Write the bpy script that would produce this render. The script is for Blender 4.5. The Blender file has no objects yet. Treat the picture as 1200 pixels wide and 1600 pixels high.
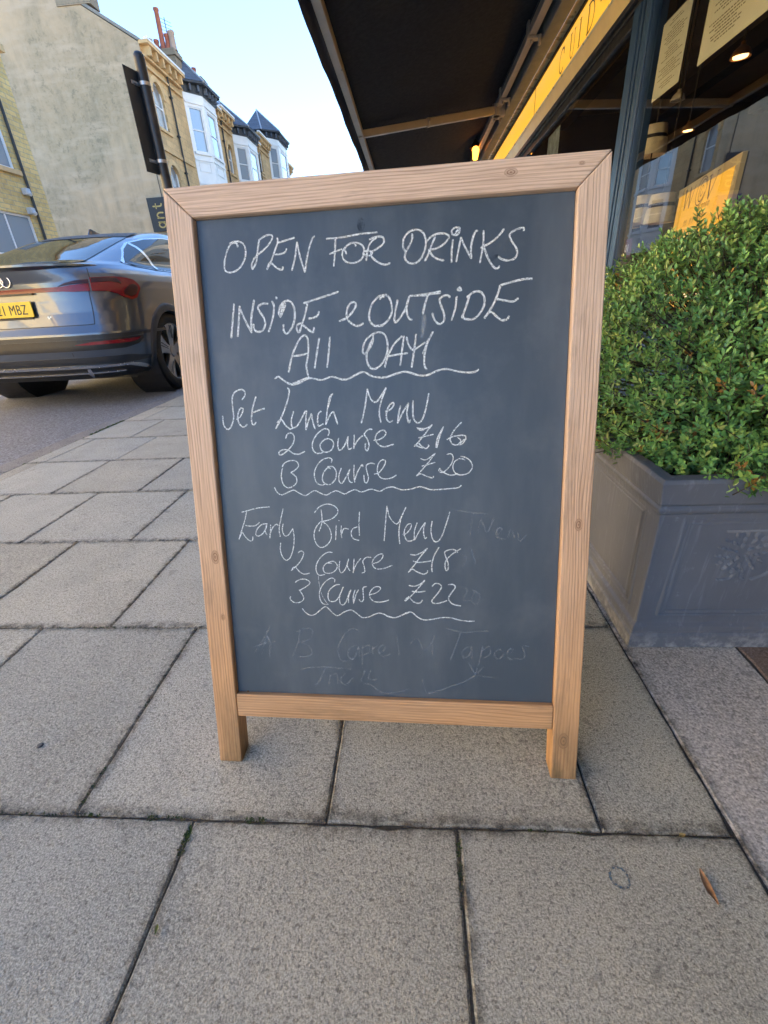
import bpy, bmesh, math, random
import numpy as np
from mathutils import Vector, Matrix

scene = bpy.context.scene
COL = scene.collection
rad = math.radians

# ------------------------------------------------------------------ camera
CAM_H = 0.7736
cd = bpy.data.cameras.new("camera")
cam = bpy.data.objects.new("camera", cd)
COL.objects.link(cam)
yaw, pitch, roll = -0.0836, -0.4557, -0.0578
def _axes():
    cy, sy = math.cos(yaw), math.sin(yaw)
    f = Vector((sy * math.cos(pitch), cy * math.cos(pitch), math.sin(pitch)))
    r = Vector((cy, -sy, 0)); u = r.cross(f)
    r2 = math.cos(roll) * r + math.sin(roll) * u
    u2 = -math.sin(roll) * r + math.cos(roll) * u
    return r2, u2, f
r_, u_, f_ = _axes()
cam.matrix_world = Matrix(((r_.x, u_.x, -f_.x, 0), (r_.y, u_.y, -f_.y, 0), (r_.z, u_.z, -f_.z, CAM_H), (0, 0, 0, 1)))
cd.sensor_fit = 'HORIZONTAL'; cd.sensor_width = 36.0; cd.lens = 36.0 * 685.84 / 1200.0
cd.clip_start = 0.02; cd.clip_end = 2000
scene.camera = cam

# ------------------------------------------------------------------ sky, sun, exposure
SUN_EL, SUN_AZ = rad(35), rad(75)          # azimuth from +Y towards +X
w = bpy.data.worlds.new("World"); scene.world = w; w.use_nodes = True
nt = w.node_tree
bg = nt.nodes["Background"]
sky = nt.nodes.new("ShaderNodeTexSky"); sky.sky_type = 'NISHITA'; sky.sun_disc = False
sky.sun_elevation = SUN_EL; sky.sun_rotation = SUN_AZ
sky.air_density = 1.0; sky.dust_density = 0.0; sky.ozone_density = 4.5
nt.links.new(sky.outputs[0], bg.inputs[0]); bg.inputs[1].default_value = 0.06
sd = bpy.data.lights.new("sun", 'SUN'); sd.energy = 4.5; sd.angle = rad(0.6); sd.color = (1.0, 0.93, 0.82)
so = bpy.data.objects.new("sun", sd); COL.objects.link(so)
sv = Vector((math.sin(SUN_AZ) * math.cos(SUN_EL), math.cos(SUN_AZ) * math.cos(SUN_EL), math.sin(SUN_EL)))
so.rotation_euler = sv.to_track_quat('Z', 'Y').to_euler(); so.location = (20, 10, 30)
scene.view_settings.view_transform = 'Standard'; scene.view_settings.look = 'None'
scene.view_settings.exposure = 3.6; scene.view_settings.gamma = 1.0
scene.view_settings.use_curve_mapping = False
scene.view_settings.use_white_balance = False
scene.render.engine = 'CYCLES'
scene.cycles.max_bounces = 8; scene.cycles.transparent_max_bounces = 12
scene.cycles.use_denoising = True

# ------------------------------------------------------------------ material helpers
class NT:
    def __init__(s, name):
        s.m = bpy.data.materials.new(name); s.m.use_nodes = True
        s.t = s.m.node_tree; s.b = s.t.nodes["Principled BSDF"]; s.out = s.t.nodes["Material Output"]
    def n(s, t, **kw):
        x = s.t.nodes.new(t)
        for k, v in kw.items():
            if hasattr(x, k): setattr(x, k, v)
            else: x.inputs[k.replace('_', ' ')].default_value = v
        return x
    def l(s, a, b): s.t.links.new(a, b)
    def noise(s, vec, scale, detail=4, rough=.55, dist=0.0):
        x = s.n("ShaderNodeTexNoise"); x.inputs['Scale'].default_value = scale; x.inputs['Detail'].default_value = detail
        x.inputs['Roughness'].default_value = rough; x.inputs['Distortion'].default_value = dist
        if vec is not None: s.l(vec, x.inputs['Vector'])
        return x.outputs['Fac']
    def ramp(s, fac, stops, interp='LINEAR'):
        x = s.n("ShaderNodeValToRGB"); x.color_ramp.interpolation = interp
        e = x.color_ramp.elements
        while len(e) < len(stops): e.new(0.5)
        for i, (p, c) in enumerate(stops):
            e[i].position = p
            e[i].color = (c, c, c, 1) if isinstance(c, (int, float)) else (*c, 1)
        s.l(fac, x.inputs[0]); return x.outputs[0]
    def mix(s, fac, a, b, blend='MIX'):
        x = s.n("ShaderNodeMix"); x.data_type = 'RGBA'; x.blend_type = blend
        for k, v in ((0, fac), (6, a), (7, b)):
            if isinstance(v, (int, float)): x.inputs[k].default_value = v
            elif isinstance(v, tuple): x.inputs[k].default_value = (*v, 1)
            else: s.l(v, x.inputs[k])
        return x.outputs[2]
    def math(s, op, a, b=0.0, c=0.0):
        x = s.n("ShaderNodeMath"); x.operation = op
        for i, v in enumerate((a, b, c)):
            if isinstance(v, (int, float)): x.inputs[i].default_value = v
            else: s.l(v, x.inputs[i])
        return x.outputs[0]
    def mapping(s, vec, scale=(1, 1, 1), loc=(0, 0, 0), rot=(0, 0, 0)):
        x = s.n("ShaderNodeMapping"); x.inputs['Scale'].default_value = scale; x.inputs['Location'].default_value = loc
        x.inputs['Rotation'].default_value = rot
        s.l(vec, x.inputs['Vector']); return x.outputs[0]
    def geo(s): return s.n("ShaderNodeNewGeometry").outputs['Position']
    def uv(s): return s.n("ShaderNodeTexCoord").outputs['UV']
    def objc(s): return s.n("ShaderNodeTexCoord").outputs['Object']
    def attr(s, name): return s.n("ShaderNodeAttribute", attribute_name=name).outputs['Color']
    def bump(s, h, strength=.3, dist=.01):
        x = s.n("ShaderNodeBump"); x.inputs['Strength'].default_value = strength; x.inputs['Distance'].default_value = dist
        s.l(h, x.inputs['Height']); s.l(x.outputs[0], s.b.inputs['Normal'])
    def set(s, **kw):
        for k, v in kw.items():
            i = s.b.inputs[k.replace('_', ' ')]
            if isinstance(v, (int, float)): i.default_value = v
            elif isinstance(v, tuple): i.default_value = (*v, 1)
            else: s.l(v, i)
        return s

def simple(name, col, rough=.6, metal=0., var=.12, scale=6., bump=0., spec=.5, coat=0.):
    s = NT(name); p = s.objc()
    n = s.noise(p, scale, 5, .6)
    d = tuple(c * (1 - var) for c in col); b = tuple(min(1, c * (1 + var)) for c in col)
    s.set(Base_Color=s.ramp(n, [(.3, d), (.7, b)]), Metallic=metal)
    s.set(Roughness=s.ramp(s.noise(p, scale * 2.3, 3), [(.3, max(0, rough - .07)), (.7, min(1, rough + .07))]))
    s.b.inputs['Specular IOR Level'].default_value = spec
    s.b.inputs['Coat Weight'].default_value = coat
    if bump: s.bump(s.noise(p, scale * 5, 4), bump, .01)
    return s.m

def emit(name, col, strength):
    s = NT(name); s.set(Base_Color=col, Emission_Color=col, Emission_Strength=strength, Roughness=.4); return s.m

def wood(name, seed=0., knots=()):
    """Weathered pine: UV.x across the piece and UV.y along it, in metres."""
    s = NT(name); uv = s.uv()
    warp = s.noise(s.mapping(uv, (11, 1.5, 1), (seed, seed * 1.7, 0)), 1.0, 4, .55)
    kv = s.n("ShaderNodeTexVoronoi"); kv.feature = 'F1'; kv.inputs['Scale'].default_value = 1.0
    s.l(s.mapping(uv, (16, 3.2, 1), (seed * .37 + .3, seed * .9, 0)), kv.inputs['Vector'])
    kd = kv.outputs['Distance']
    knot = s.ramp(kd, [(0.0, .8), (.03, .6), (.06, 0.0)])
    halo = s.ramp(kd, [(0.0, 1.0), (.38, 0.0)])
    sx = s.n("ShaderNodeSeparateXYZ"); s.l(uv, sx.inputs[0])
    for (ka, kl, kr) in knots:
        dx = s.math('DIVIDE', s.math('SUBTRACT', sx.outputs[0], ka), kr); dy = s.math('DIVIDE', s.math('SUBTRACT', sx.outputs[1], kl), kr * 1.7)
        r2 = s.math('SQRT', s.math('ADD', s.math('MULTIPLY', dx, dx), s.math('MULTIPLY', dy, dy)))
        r2 = s.math('ADD', r2, s.math('MULTIPLY', s.math('SUBTRACT', warp, .5), .6))
        ring = s.ramp(s.math('SINE', s.math('MULTIPLY', r2, 16.0)), [(.0, .35), (.9, 1.0)])
        knot = s.math('MAXIMUM', knot, s.math('MULTIPLY', s.ramp(r2, [(.75, 1.0), (1.1, 0.0)]), ring))
        halo = s.math('MAXIMUM', halo, s.ramp(r2, [(0.6, 1.6), (3.2, 0.0)]))
    across = s.math('ADD', s.math('MULTIPLY', sx.outputs[0], 1250.0), s.math('MULTIPLY', warp, 44.0))
    across = s.math('ADD', across, s.math('MULTIPLY', halo, 9.0))
    rings = s.math('SINE', across)
    rings = s.ramp(s.math('ADD', s.math('MULTIPLY', rings, .5), .5), [(0.0, 0.0), (.55, .12), (1.0, 1.0)])
    fib = s.noise(s.mapping(uv, (420, 9, 1), (seed, 0, 0)), 1.0, 4, .6)
    weather = s.noise(s.mapping(uv, (5, 1.6, 1), (seed * 2.1, seed, 0)), 1.0, 5, .6)
    # weathering of the timber: paler, greyer towards the exposed top (world height), warmer lower down
    gz = s.n("ShaderNodeSeparateXYZ"); s.l(s.geo(), gz.inputs[0])
    wz = s.ramp(s.math('ADD', gz.outputs[2], s.math('MULTIPLY', weather, .5)), [(.35, 0.0), (1.05, 1.0)])
    rings = s.math('MULTIPLY', rings, s.ramp(s.noise(s.mapping(uv, (40, 3, 1), (seed, 5, 0)), 1., 3), [(.3, .15), (.65, .8)]))
    warm = s.mix(rings, (.68, .385, .18), (.34, .165, .068))
    grey = s.mix(rings, (.77, .578, .43), (.46, .315, .225))
    col = s.mix(wz, warm, grey)
    col = s.mix(s.ramp(fib, [(.33, 0.4), (.58, 0.0)]), col, (.22, .105, .045))
    col = s.mix(s.math('MULTIPLY', knot, .8), col, (.17, .075, .03))
    stain = s.noise(s.mapping(uv, (22, 5, 1), (seed + 4, 2, 0)), 1.0, 6, .65)
    col = s.mix(s.ramp(stain, [(.56, 0.0), (.76, .55)]), col, (.16, .11, .075))
    foot = s.math('MULTIPLY', s.ramp(stain, [(.35, .25), (.6, 1.)]), s.ramp(gz.outputs[2], [(0.0, 1.0), (.06, .5), (.17, .0)]))
    col = s.mix(foot, col, (.16, .10, .04))
    s.set(Base_Color=col, Roughness=.68)
    s.bump(s.math('SUBTRACT', fib, s.math('MULTIPLY', rings, .8)), .25, .002)
    return s.m

def stone_blocks(name, c1, c2, mort, bw, bh, msize, axis='y', bump=.4, dirt=.35, offset=.5, pale=1.6):
    """Coursed masonry in world metres; axis = the horizontal direction of the wall."""
    s = NT(name); p = s.geo(); sx = s.n("ShaderNodeSeparateXYZ"); s.l(p, sx.inputs[0])
    cb = s.n("ShaderNodeCombineXYZ")
    s.l(sx.outputs[1 if axis == 'y' else 0], cb.inputs[0]); s.l(sx.outputs[2], cb.inputs[1])
    bt = s.n("ShaderNodeTexBrick"); bt.offset = offset
    bt.inputs['Scale'].default_value = 1.0; bt.inputs['Brick Width'].default_value = bw; bt.inputs['Row Height'].default_value = bh
    bt.inputs['Mortar Size'].default_value = msize; bt.inputs['Mortar Smooth'].default_value = .3; bt.inputs['Bias'].default_value = 0.
    bt.inputs['Color1'].default_value = (*c1, 1); bt.inputs['Color2'].default_value = (*c2, 1); bt.inputs['Mortar'].default_value = (*mort, 1)
    s.l(cb.outputs[0], bt.inputs['Vector'])
    n = s.noise(p, .8, 6, .6); n2 = s.noise(p, 7, 5, .65)
    col = s.mix(s.ramp(n, [(.42, 0.0), (.75, dirt)]), bt.outputs['Color'], (.13, .10, .06))
    col = s.mix(s.ramp(n2, [(.3, .28), (.6, 0.0)]), col, tuple(min(1, c * pale) for c in c1))
    s.set(Base_Color=col, Roughness=.88)
    s.bump(s.math('ADD', s.math('MULTIPLY', bt.outputs['Fac'], -1.0), s.math('MULTIPLY', n2, .6)), bump, .03)
    return s.m

def glass_pane(name, ior=1.6, tint=(.86, .9, .88)):
    s = NT(name); s.t.nodes.remove(s.b)
    tr = s.n("ShaderNodeBsdfTransparent"); tr.inputs[0].default_value = (*tint, 1)
    gl = s.n("ShaderNodeBsdfGlossy"); gl.inputs['Roughness'].default_value = 0.0; gl.inputs[0].default_value = (.95, .97, 1, 1)
    fr = s.n("ShaderNodeFresnel"); bf = s.n("ShaderNodeNewGeometry").outputs['Backfacing']
    s.l(s.math('ADD', ior, s.math('MULTIPLY', bf, 1 / ior - ior)), fr.inputs[0])
    wob = s.n("ShaderNodeBump"); wob.inputs['Strength'].default_value = .012; wob.inputs['Distance'].default_value = .05
    s.l(s.noise(s.geo(), 1.3, 2), wob.inputs['Height'])
    s.l(wob.outputs[0], gl.inputs['Normal'])
    mx = s.n("ShaderNodeMixShader"); s.l(fr.outputs[0], mx.inputs[0]); s.l(tr.outputs[0], mx.inputs[1]); s.l(gl.outputs[0], mx.inputs[2])
    s.l(mx.outputs[0], s.out.inputs[0]); return s.m

# ------------------------------------------------------------------ mesh helpers
class MB:
    def __init__(s): s.v = []; s.f = []; s.uv = []; s.mi = []; s.tint = None
    def add(s, verts, faces, uvs=None, mi=0):
        o = len(s.v); s.v += [tuple(v) for v in verts]
        for k, f in enumerate(faces):
            s.f.append([i + o for i in f]); s.mi.append(mi)
            s.uv.append(uvs[k] if uvs else [(0, 0)] * len(f))
    def box(s, x0, x1, y0, y1, z0, z1, mi=0, M=None):
        c = [(x0, y0, z0), (x1, y0, z0), (x1, y1, z0), (x0, y1, z0), (x0, y0, z1), (x1, y0, z1), (x1, y1, z1), (x0, y1, z1)]
        F = [(0, 3, 2, 1), (4, 5, 6, 7), (0, 1, 5, 4), (1, 2, 6, 5), (2, 3, 7, 6), (3, 0, 4, 7)]
        d = (abs(x1 - x0), abs(y1 - y0), abs(z1 - z0)); la = d.index(max(d))
        U = []
        for f in F:
            P = [c[i] for i in f]
            ax = [a for a in range(3) if max(p[a] for p in P) - min(p[a] for p in P) > 1e-9]
            if len(ax) < 2: ax = [0, 1]
            if ax[0] == la: ax = ax[::-1]
            U.append([(p[ax[0]], p[ax[1]]) for p in P])
        if M is not None: c = [tuple(M @ Vector(p)) for p in c]
        s.add(c, F, U, mi)
    def prism(s, poly, tf, d0, d1, mi=0, along=1):
        """poly: 2-D outline; tf(a, b, d) -> point; extruded from d0 to d1."""
        n = len(poly)
        V = [tf(a, b, d0) for a, b in poly] + [tf(a, b, d1) for a, b in poly]
        F = [list(range(n))[::-1], list(range(n, 2 * n))]
        k = lambda p: (p[0], p[1]) if along == 1 else (p[1], p[0])
        U = [[k(poly[i]) for i in F[0]], [k(poly[i - n]) for i in F[1]]]
        for i in range(n):
            j = (i + 1) % n; F.append([i, j, n + j, n + i])
            a, b = k(poly[i]), k(poly[j])
            U.append([(d0 + .2, a[1]), (d0 + .2, b[1] + (abs(b[0] - a[0]) if b[1] == a[1] else 0)), (d1 + .2, b[1] + (abs(b[0] - a[0]) if b[1] == a[1] else 0)), (d1 + .2, a[1])])
        s.add(V, F, U, mi)
    def tube(s, path, r, n=10, mi=0, cap=True):
        path = [Vector(p) for p in path]; R = r if isinstance(r, (list, tuple)) else [r] * len(path)
        V = []; F = []
        up = None
        for i, p in enumerate(path):
            t = (path[min(i + 1, len(path) - 1)] - path[max(i - 1, 0)]).normalized()
            if up is None: up = Vector((0, 0, 1)) if abs(t.z) < .9 else Vector((1, 0, 0))
            a = t.cross(up).normalized(); b = a.cross(t).normalized(); up = b
            for k in range(n):
                q = 2 * math.pi * k / n
                V.append(p + R[i] * (math.cos(q) * a + math.sin(q) * b))
        for i in range(len(path) - 1):
            for k in range(n):
                F.append([i * n + k, i * n + (k + 1) % n, (i + 1) * n + (k + 1) % n, (i + 1) * n + k])
        if cap: F.append(list(range(n))[::-1]); F.append([(len(path) - 1) * n + k for k in range(n)])
        s.add(V, F, None, mi)
    def lathe(s, prof, c=(0, 0, 0), axis='z', n=24, mi=0, a0=0, a1=2 * math.pi):
        V = []; F = []; full = abs(a1 - a0 - 2 * math.pi) < 1e-6; m = n if full else n + 1
        for (r, h) in prof:
            for k in range(m):
                q = a0 + (a1 - a0) * k / n; x, y = r * math.cos(q), r * math.sin(q)
                V.append({'z': (c[0] + x, c[1] + y, c[2] + h), 'x': (c[0] + h, c[1] + x, c[2] + y), 'y': (c[0] + x, c[1] + h, c[2] + y)}[axis])
        for i in range(len(prof) - 1):
            for k in range(n):
                F.append([i * m + k, i * m + (k + 1) % m, (i + 1) * m + (k + 1) % m, (i + 1) * m + k])
        s.add(V, F, None, mi)
    def build(s, name, mat, parent=None, smooth=False, bevel=0., world=None, seg=2, autosmooth=None):
        me = bpy.data.meshes.new(name)
        V = s.v
        me.from_pydata(V, [], s.f)
        uvl = me.uv_layers.new(name="UVMap")
        flat = [c for f in s.uv for p in f for c in p]
        uvl.data.foreach_set("uv", flat)
        mats = mat if isinstance(mat, (list, tuple)) else [mat]
        for m in mats: me.materials.append(m)
        if len(mats) > 1: me.polygons.foreach_set("material_index", s.mi)
        if s.tint is not None:
            at = me.color_attributes.new("tint", 'FLOAT_COLOR', 'POINT')
            at.data.foreach_set("color", s.tint)
        if smooth: me.polygons.foreach_set("use_smooth", [True] * len(me.polygons))
        bm = bmesh.new(); bm.from_mesh(me); bmesh.ops.recalc_face_normals(bm, faces=bm.faces); bm.to_mesh(me); bm.free()
        if smooth and autosmooth:
            try: me.set_sharp_from_angle(angle=rad(autosmooth))
            except Exception: pass
        me.update()
        o = bpy.data.objects.new(name, me); COL.objects.link(o)
        if parent is not None: o.parent = parent
        if bevel:
            b = o.modifiers.new("bevel", 'BEVEL'); b.width = bevel; b.segments = seg; b.limit_method = 'ANGLE'; b.angle_limit = rad(40)
        return o

def tag(o, label=None, cat=None, group=None, kind=None):
    if label: o["label"] = label
    if cat: o["category"] = cat
    if group: o["group"] = group
    if kind: o["kind"] = kind
    return o
def empty(name, loc=(0, 0, 0), label=None, cat=None, group=None):
    o = bpy.data.objects.new(name, None); COL.objects.link(o); o.location = loc; o.empty_display_size = .1
    return tag(o, label, cat, group)
def copy_tree(o, parent=None):
    c = o.copy(); COL.objects.link(c)
    if parent is not None: c.parent = parent
    for ch in list(o.children): copy_tree(ch, c)
    return c

def catmull(pts, step=.25):
    out = []
    P = [pts[0]] + list(pts) + [pts[-1]]
    for i in range(1, len(P) - 2):
        p0, p1, p2, p3 = [np.array(q, float) for q in P[i - 1:i + 3]]
        for t in np.arange(0, 1, step):
            out.append(.5 * ((2 * p1) + (-p0 + p2) * t + (2 * p0 - 5 * p1 + 4 * p2 - p3) * t * t + (-p0 + 3 * p1 - 3 * p2 + p3) * t ** 3))
    out.append(np.array(pts[-1], float)); return out

def ribbon(mb, pts, width, tf, rng=None, jit=.16):
    """A flat chalk or paint stroke: 2-D points turned into a strip with round ends; tf(a, b) -> point."""
    P = catmull(pts) if len(pts) > 2 else [np.array(pts[0], float) + (np.array(pts[-1], float) - np.array(pts[0], float)) * t for t in np.linspace(0, 1, 6)]
    n = len(P); L = []; R = []
    for i in range(n):
        t = P[min(i + 1, n - 1)] - P[max(i - 1, 0)]; t = t / (np.linalg.norm(t) + 1e-9); nn = np.array((-t[1], t[0]))
        wv = width * .5 * (1 + (rng.uniform(-jit, jit) if rng else 0))
        L.append(P[i] + nn * wv); R.append(P[i] - nn * wv)
    # rounded ends
    def cap(i, sgn):
        t = (P[1] - P[0]) if i == 0 else (P[-1] - P[-2]); t = t / (np.linalg.norm(t) + 1e-9)
        return P[i] + sgn * t * width * .4
    V = [cap(0, -1)]
    for a, b in zip(L, R): V += [a, b]
    V.append(cap(n - 1, 1))
    F = [[0, 2, 1]]
    for i in range(n - 1): F.append([1 + 2 * i, 2 + 2 * i, 4 + 2 * i, 3 + 2 * i])
    m = len(V) - 1; F.append([m - 2, m - 1, m])
    UV = [[(float(V[k][0]), float(V[k][1])) for k in f] for f in F]
    mb.add([tf(float(a), float(b)) for a, b in V], F, UV)

def text_mesh(name, body, size, mat, M, parent=None, extrude=.001, scale=(1, 1), align='LEFT', spacing=1.0):
    cu = bpy.data.curves.new(name, 'FONT'); cu.body = body; cu.size = size; cu.extrude = extrude; cu.align_x = align; cu.space_character = spacing
    t = bpy.data.objects.new(name + "_src", cu); COL.objects.link(t)
    dg = bpy.context.evaluated_depsgraph_get()
    me = bpy.data.meshes.new_from_object(t.evaluated_get(dg)); bpy.data.objects.remove(t); bpy.data.curves.remove(cu)
    me.name = name
    me.transform(M @ Matrix.Diagonal((scale[0], scale[1], 1, 1)))
    me.materials.clear(); me.materials.append(mat)
    o = bpy.data.objects.new(name, me); COL.objects.link(o)
    if parent is not None: o.parent = parent
    return o

# ================================================================== GROUND
def tinted_stone(name, light, dark, fleck, fscale=190., bump=.5, rough=.82, pit=.8):
    s = NT(name); p = s.geo()
    big = s.noise(p, 1.3, 5, .6); mid = s.noise(p, 6, 6, .65); fine = s.noise(p, fscale, 4, .75); gr = s.noise(p, fscale * 2.4, 3, .6)
    base = s.mix(s.ramp(big, [(.36, 0.), (.64, 1.)]), light, dark)
    base = s.mix(s.ramp(mid, [(.42, .0), (.72, .42)]), base, tuple(c * .55 for c in dark))
    base = s.mix(s.ramp(gr, [(.50, 0.), (.66, .6)]), base, tuple(min(1, c * 1.6) for c in light))
    base = s.mix(s.ramp(gr, [(.36, .55), (.48, 0.)]), base, tuple(c * 1.3 for c in fleck))
    pits = s.ramp(fine, [(.37, pit), (.46, 0.)])
    base = s.mix(pits, base, fleck)
    spots = s.ramp(s.noise(s.mapping(p, (1, 1, 1), (3, 7, 1)), 22, 2, .5), [(.66, 0.), (.72, .45)])
    base = s.mix(spots, base, tuple(c * .45 for c in dark))                      # old stains
    base = s.mix(1.0, base, s.attr("tint"), 'MULTIPLY')
    s.set(Base_Color=base, Roughness=rough); s.b.inputs['Specular IOR Level'].default_value = .3
    s.bump(s.math('ADD', s.math('MULTIPLY', fine, 1.0), s.math('MULTIPLY', gr, .7)), bump, .003)
    return s.m
M_slab = tinted_stone("paving_stone", (.445, .418, .335), (.375, .362, .300), (.115, .107, .088), 150., .65, .82, .72)
M_conc = tinted_stone("aggregate_concrete", (.54, .495, .435), (.47, .435, .39), (.15, .135, .12), 95., .6, .82, .6)
M_kerb = tinted_stone("kerb_granite", (.26, .25, .235), (.17, .165, .16), (.05, .05, .05), 110., .6)
M_brown = tinted_stone("brown_sandstone", (.235, .175, .14), (.18, .13, .105), (.12, .08, .06), 150., .2)
M_bed = simple("joint_dirt", (.085, .075, .06), .95, 0, .4, 60, .5)
s = NT("asphalt"); p = s.geo()
a = s.noise(p, 95, 4, .7); b = s.noise(p, 1.2, 4, .6)
col = s.mix(s.ramp(a, [(.38, 0.), (.62, 1.)]), (.07, .076, .085), (.255, .272, .30))
col = s.mix(s.ramp(b, [(.45, 0.), (.7, .5)]), col, (.11, .11, .115))
s.set(Base_Color=col, Roughness=.8); s.bump(a, .8, .01); M_asph = s.m
s = NT("road_paint"); p = s.geo()
s.set(Base_Color=s.mix(s.ramp(s.noise(p, 40, 5, .7), [(.46, 0.), (.6, 1.)]), (.62, .62, .60), (.16, .16, .165)), Roughness=.7); M_rpaint = s.m

ROADZ = -.016
mb = MB(); mb.add([(-500, -300, ROADZ), (500, -300, ROADZ), (500, 900, ROADZ), (-500, 900, ROADZ)], [(0, 1, 2, 3)])
tag(mb.build("road", M_asph), kind="structure")
mb = MB(); mb.box(-2.30, 1.30, -6, 40, -.3, -.0055)
tag(mb.build("pavement_bed", M_bed), kind="structure")

rng = random.Random(7)
def slab_mesh(mb, tints, x0, x1, y0, y1, gap, jit, z=0.0, th=.03, tint=None):
    x0 += gap / 2; x1 -= gap / 2; y0 += gap / 2; y1 -= gap / 2
    st = .035 if jit else 2.0
    pts = []
    def edge(a, b, nrm):
        L = math.dist(a, b); n = max(1, int(L / st))
        for i in range(n):
            t = i / n; j = rng.uniform(-jit, jit) if i else 0
            if jit and rng.random() < .035: j -= rng.uniform(.002, .006)
            pts.append((a[0] + (b[0] - a[0]) * t + nrm[0] * j, a[1] + (b[1] - a[1]) * t + nrm[1] * j))
    edge((x0, y0), (x1, y0), (0, -1)); edge((x1, y0), (x1, y1), (1, 0)); edge((x1, y1), (x0, y1), (0, 1)); edge((x0, y1), (x0, y0), (-1, 0))
    cx, cy = (x0 + x1) / 2, (y0 + y1) / 2; n = len(pts); c = .0028
    tx, ty = rng.uniform(-.0012, .0012), rng.uniform(-.0012, .0012)
    zz = lambda x, y: z + tx * (x - cx) * 2 + ty * (y - cy) * 2
    def ins(p, d):
        return (p[0] + (d if p[0] < x0 + .02 else -d if p[0] > x1 - .02 else 0), p[1] + (d if p[1] < y0 + .02 else -d if p[1] > y1 - .02 else 0))
    V = [(*ins(p, c), zz(*p)) for p in pts] + [(p[0], p[1], zz(*p) - c) for p in pts] + [(p[0], p[1], z - th) for p in pts]
    F = [list(range(n))]
    for i in range(n):
        j = (i + 1) % n; F += [[n + i, n + j, j, i], [2 * n + i, 2 * n + j, n + j, n + i]]
    mb.add(V, F); t = tint or 1.0
    k = t * rng.uniform(.92, 1.06); wv = rng.uniform(-.03, .03)
    tints += [k * (1 + wv), k, k * (1 - wv * 1.5), 1.0] * len(V)

mb = MB(); T = []
ROW = .478
offs = {-1: .054, 0: .28, 1: .035, 2: .24, 3: .433}
for k in range(-9, 60):
    y0 = .415 + ROW * k; y1 = y0 + ROW
    off = offs.get(k, (.03, .25)[k % 2] + rng.uniform(-.03, .03))
    xs = [x for x in (off + .44 * j for j in range(-8, 4)) if -2.22 < x < .43]
    if k == -1: xs = [x for x in xs if x < .1]
    b = [-2.30] + xs + [.479]
    near = -3 < k < 12
    for a0, a1 in zip(b, b[1:]):
        slab_mesh(mb, T, a0, a1, y0, y1, rng.uniform(.0022, .0048) if near else .004, .0011 if near else 0, z=rng.uniform(-.0012, .0012))
mb.tint = T
tag(mb.build("pavement", M_slab), kind="structure")
mb = MB(); T = []
for y in np.arange(-6, 30, 2.4): slab_mesh(mb, T, .481, .735, y, y + 2.4, .003, .0008 if y < 4 else 0, z=-.001, tint=1.05)
mb.tint = T; tag(mb.build("concrete_edging", M_conc), kind="structure")
mb = MB(); T = []
for y in np.arange(-6.1, 30, .9): slab_mesh(mb, T, .737, 1.30, y, y + .9, .004, .0006 if y < 4 else 0, z=-.001)
mb.tint = T; tag(mb.build("shop_forecourt", M_brown), kind="structure")
mb = MB(); T = []
for y in np.arange(-6, 40, .91): slab_mesh(mb, T, -2.45, -2.302, y, y + .91, .006, .0015 if y < 8 else 0, z=-.004, th=.2)
mb.tint = T; tag(mb.build("kerb", M_kerb), kind="structure")
mb = MB()
mb.box(-4.76, -4.68, 1.2, 26, ROADZ - .01, ROADZ + .004)
tag(mb.build("road_markings", M_rpaint), kind="structure")
# far pavement with its kerb
mb = MB(); T = []
for y in np.arange(-6, 90, 1.2):
    for x in (-13.99, -13.1, -12.2): slab_mesh(mb, T, x, x + .89, y, y + 1.2, .008, 0, z=.08, th=.2)
mb.tint = T; tag(mb.build("opposite_pavement", M_slab), kind="structure")
mb = MB(); T = []
for y in np.arange(-6, 90, 1.0): slab_mesh(mb, T, -11.31, -11.15, y, y + 1.0, .006, 0, z=.08, th=.2)
mb.tint = T; tag(mb.build("opposite_kerb", M_kerb), kind="structure")

# moss and tiny weeds rooted in the joints
s = NT("moss"); s.set(Base_Color=s.mix(s.noise(s.geo(), 300, 2), (.03, .06, .015), (.09, .14, .03)), Roughness=.9); M_moss = s.m
mb = MB(); rm = random.Random(3)
def tuft(x, y, n, r, h):
    for _ in range(n):
        a = rm.uniform(0, 6.28); rr = r * rm.random() ** .5; px, py = x + rr * math.cos(a), y + rr * math.sin(a)
        b = rm.uniform(0, 6.28); l = h * rm.uniform(.4, 1); dx, dy = math.cos(b), math.sin(b); wd = l * .3
        z = -.003
        mb.add([(px, py, z), (px + dx * l * .5 - dy * wd, py + dy * l * .5 + dx * wd, z + l * .6), (px + dx * l, py + dy * l, z + l * .7), (px + dx * l * .5 + dy * wd, py + dy * l * .5 - dx * wd, z + l * .6)], [(0, 1, 2, 3)])
def joint_moss(a, b, n, sc=1.):
    for _ in range(n):
        t = rm.random(); tuft(a[0] + (b[0] - a[0]) * t + rm.gauss(0, .001), a[1] + (b[1] - a[1]) * t + rm.gauss(0, .001), rm.randint(2, 6), .003 * sc, .006 * sc)
joint_moss((-.385, .40), (-.386, .36), 26); joint_moss((-.39, .415), (-.47, .415), 16, 1.0); joint_moss((-.60, .43), (-.60, .50), 14)
joint_moss((.054, .41), (.054, .30), 30, .9); joint_moss((-.30, .415), (-.26, .416), 16, 1.1); joint_moss((-.78, .415), (-.55, .415), 30, .8)
joint_moss((-1.0, .893), (-.7, .893), 26); joint_moss((-2.30, 2.9), (-2.30, 3.3), 60, 2.5); joint_moss((-2.3, 1.5), (-2.3, 5), 60, 1.5)
joint_moss((.0, .415), (.46, .414), 12, .7); joint_moss((-.60, .60), (-.60, .88), 14, .8)
tag(mb.build("moss", M_moss), kind="stuff")

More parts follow.
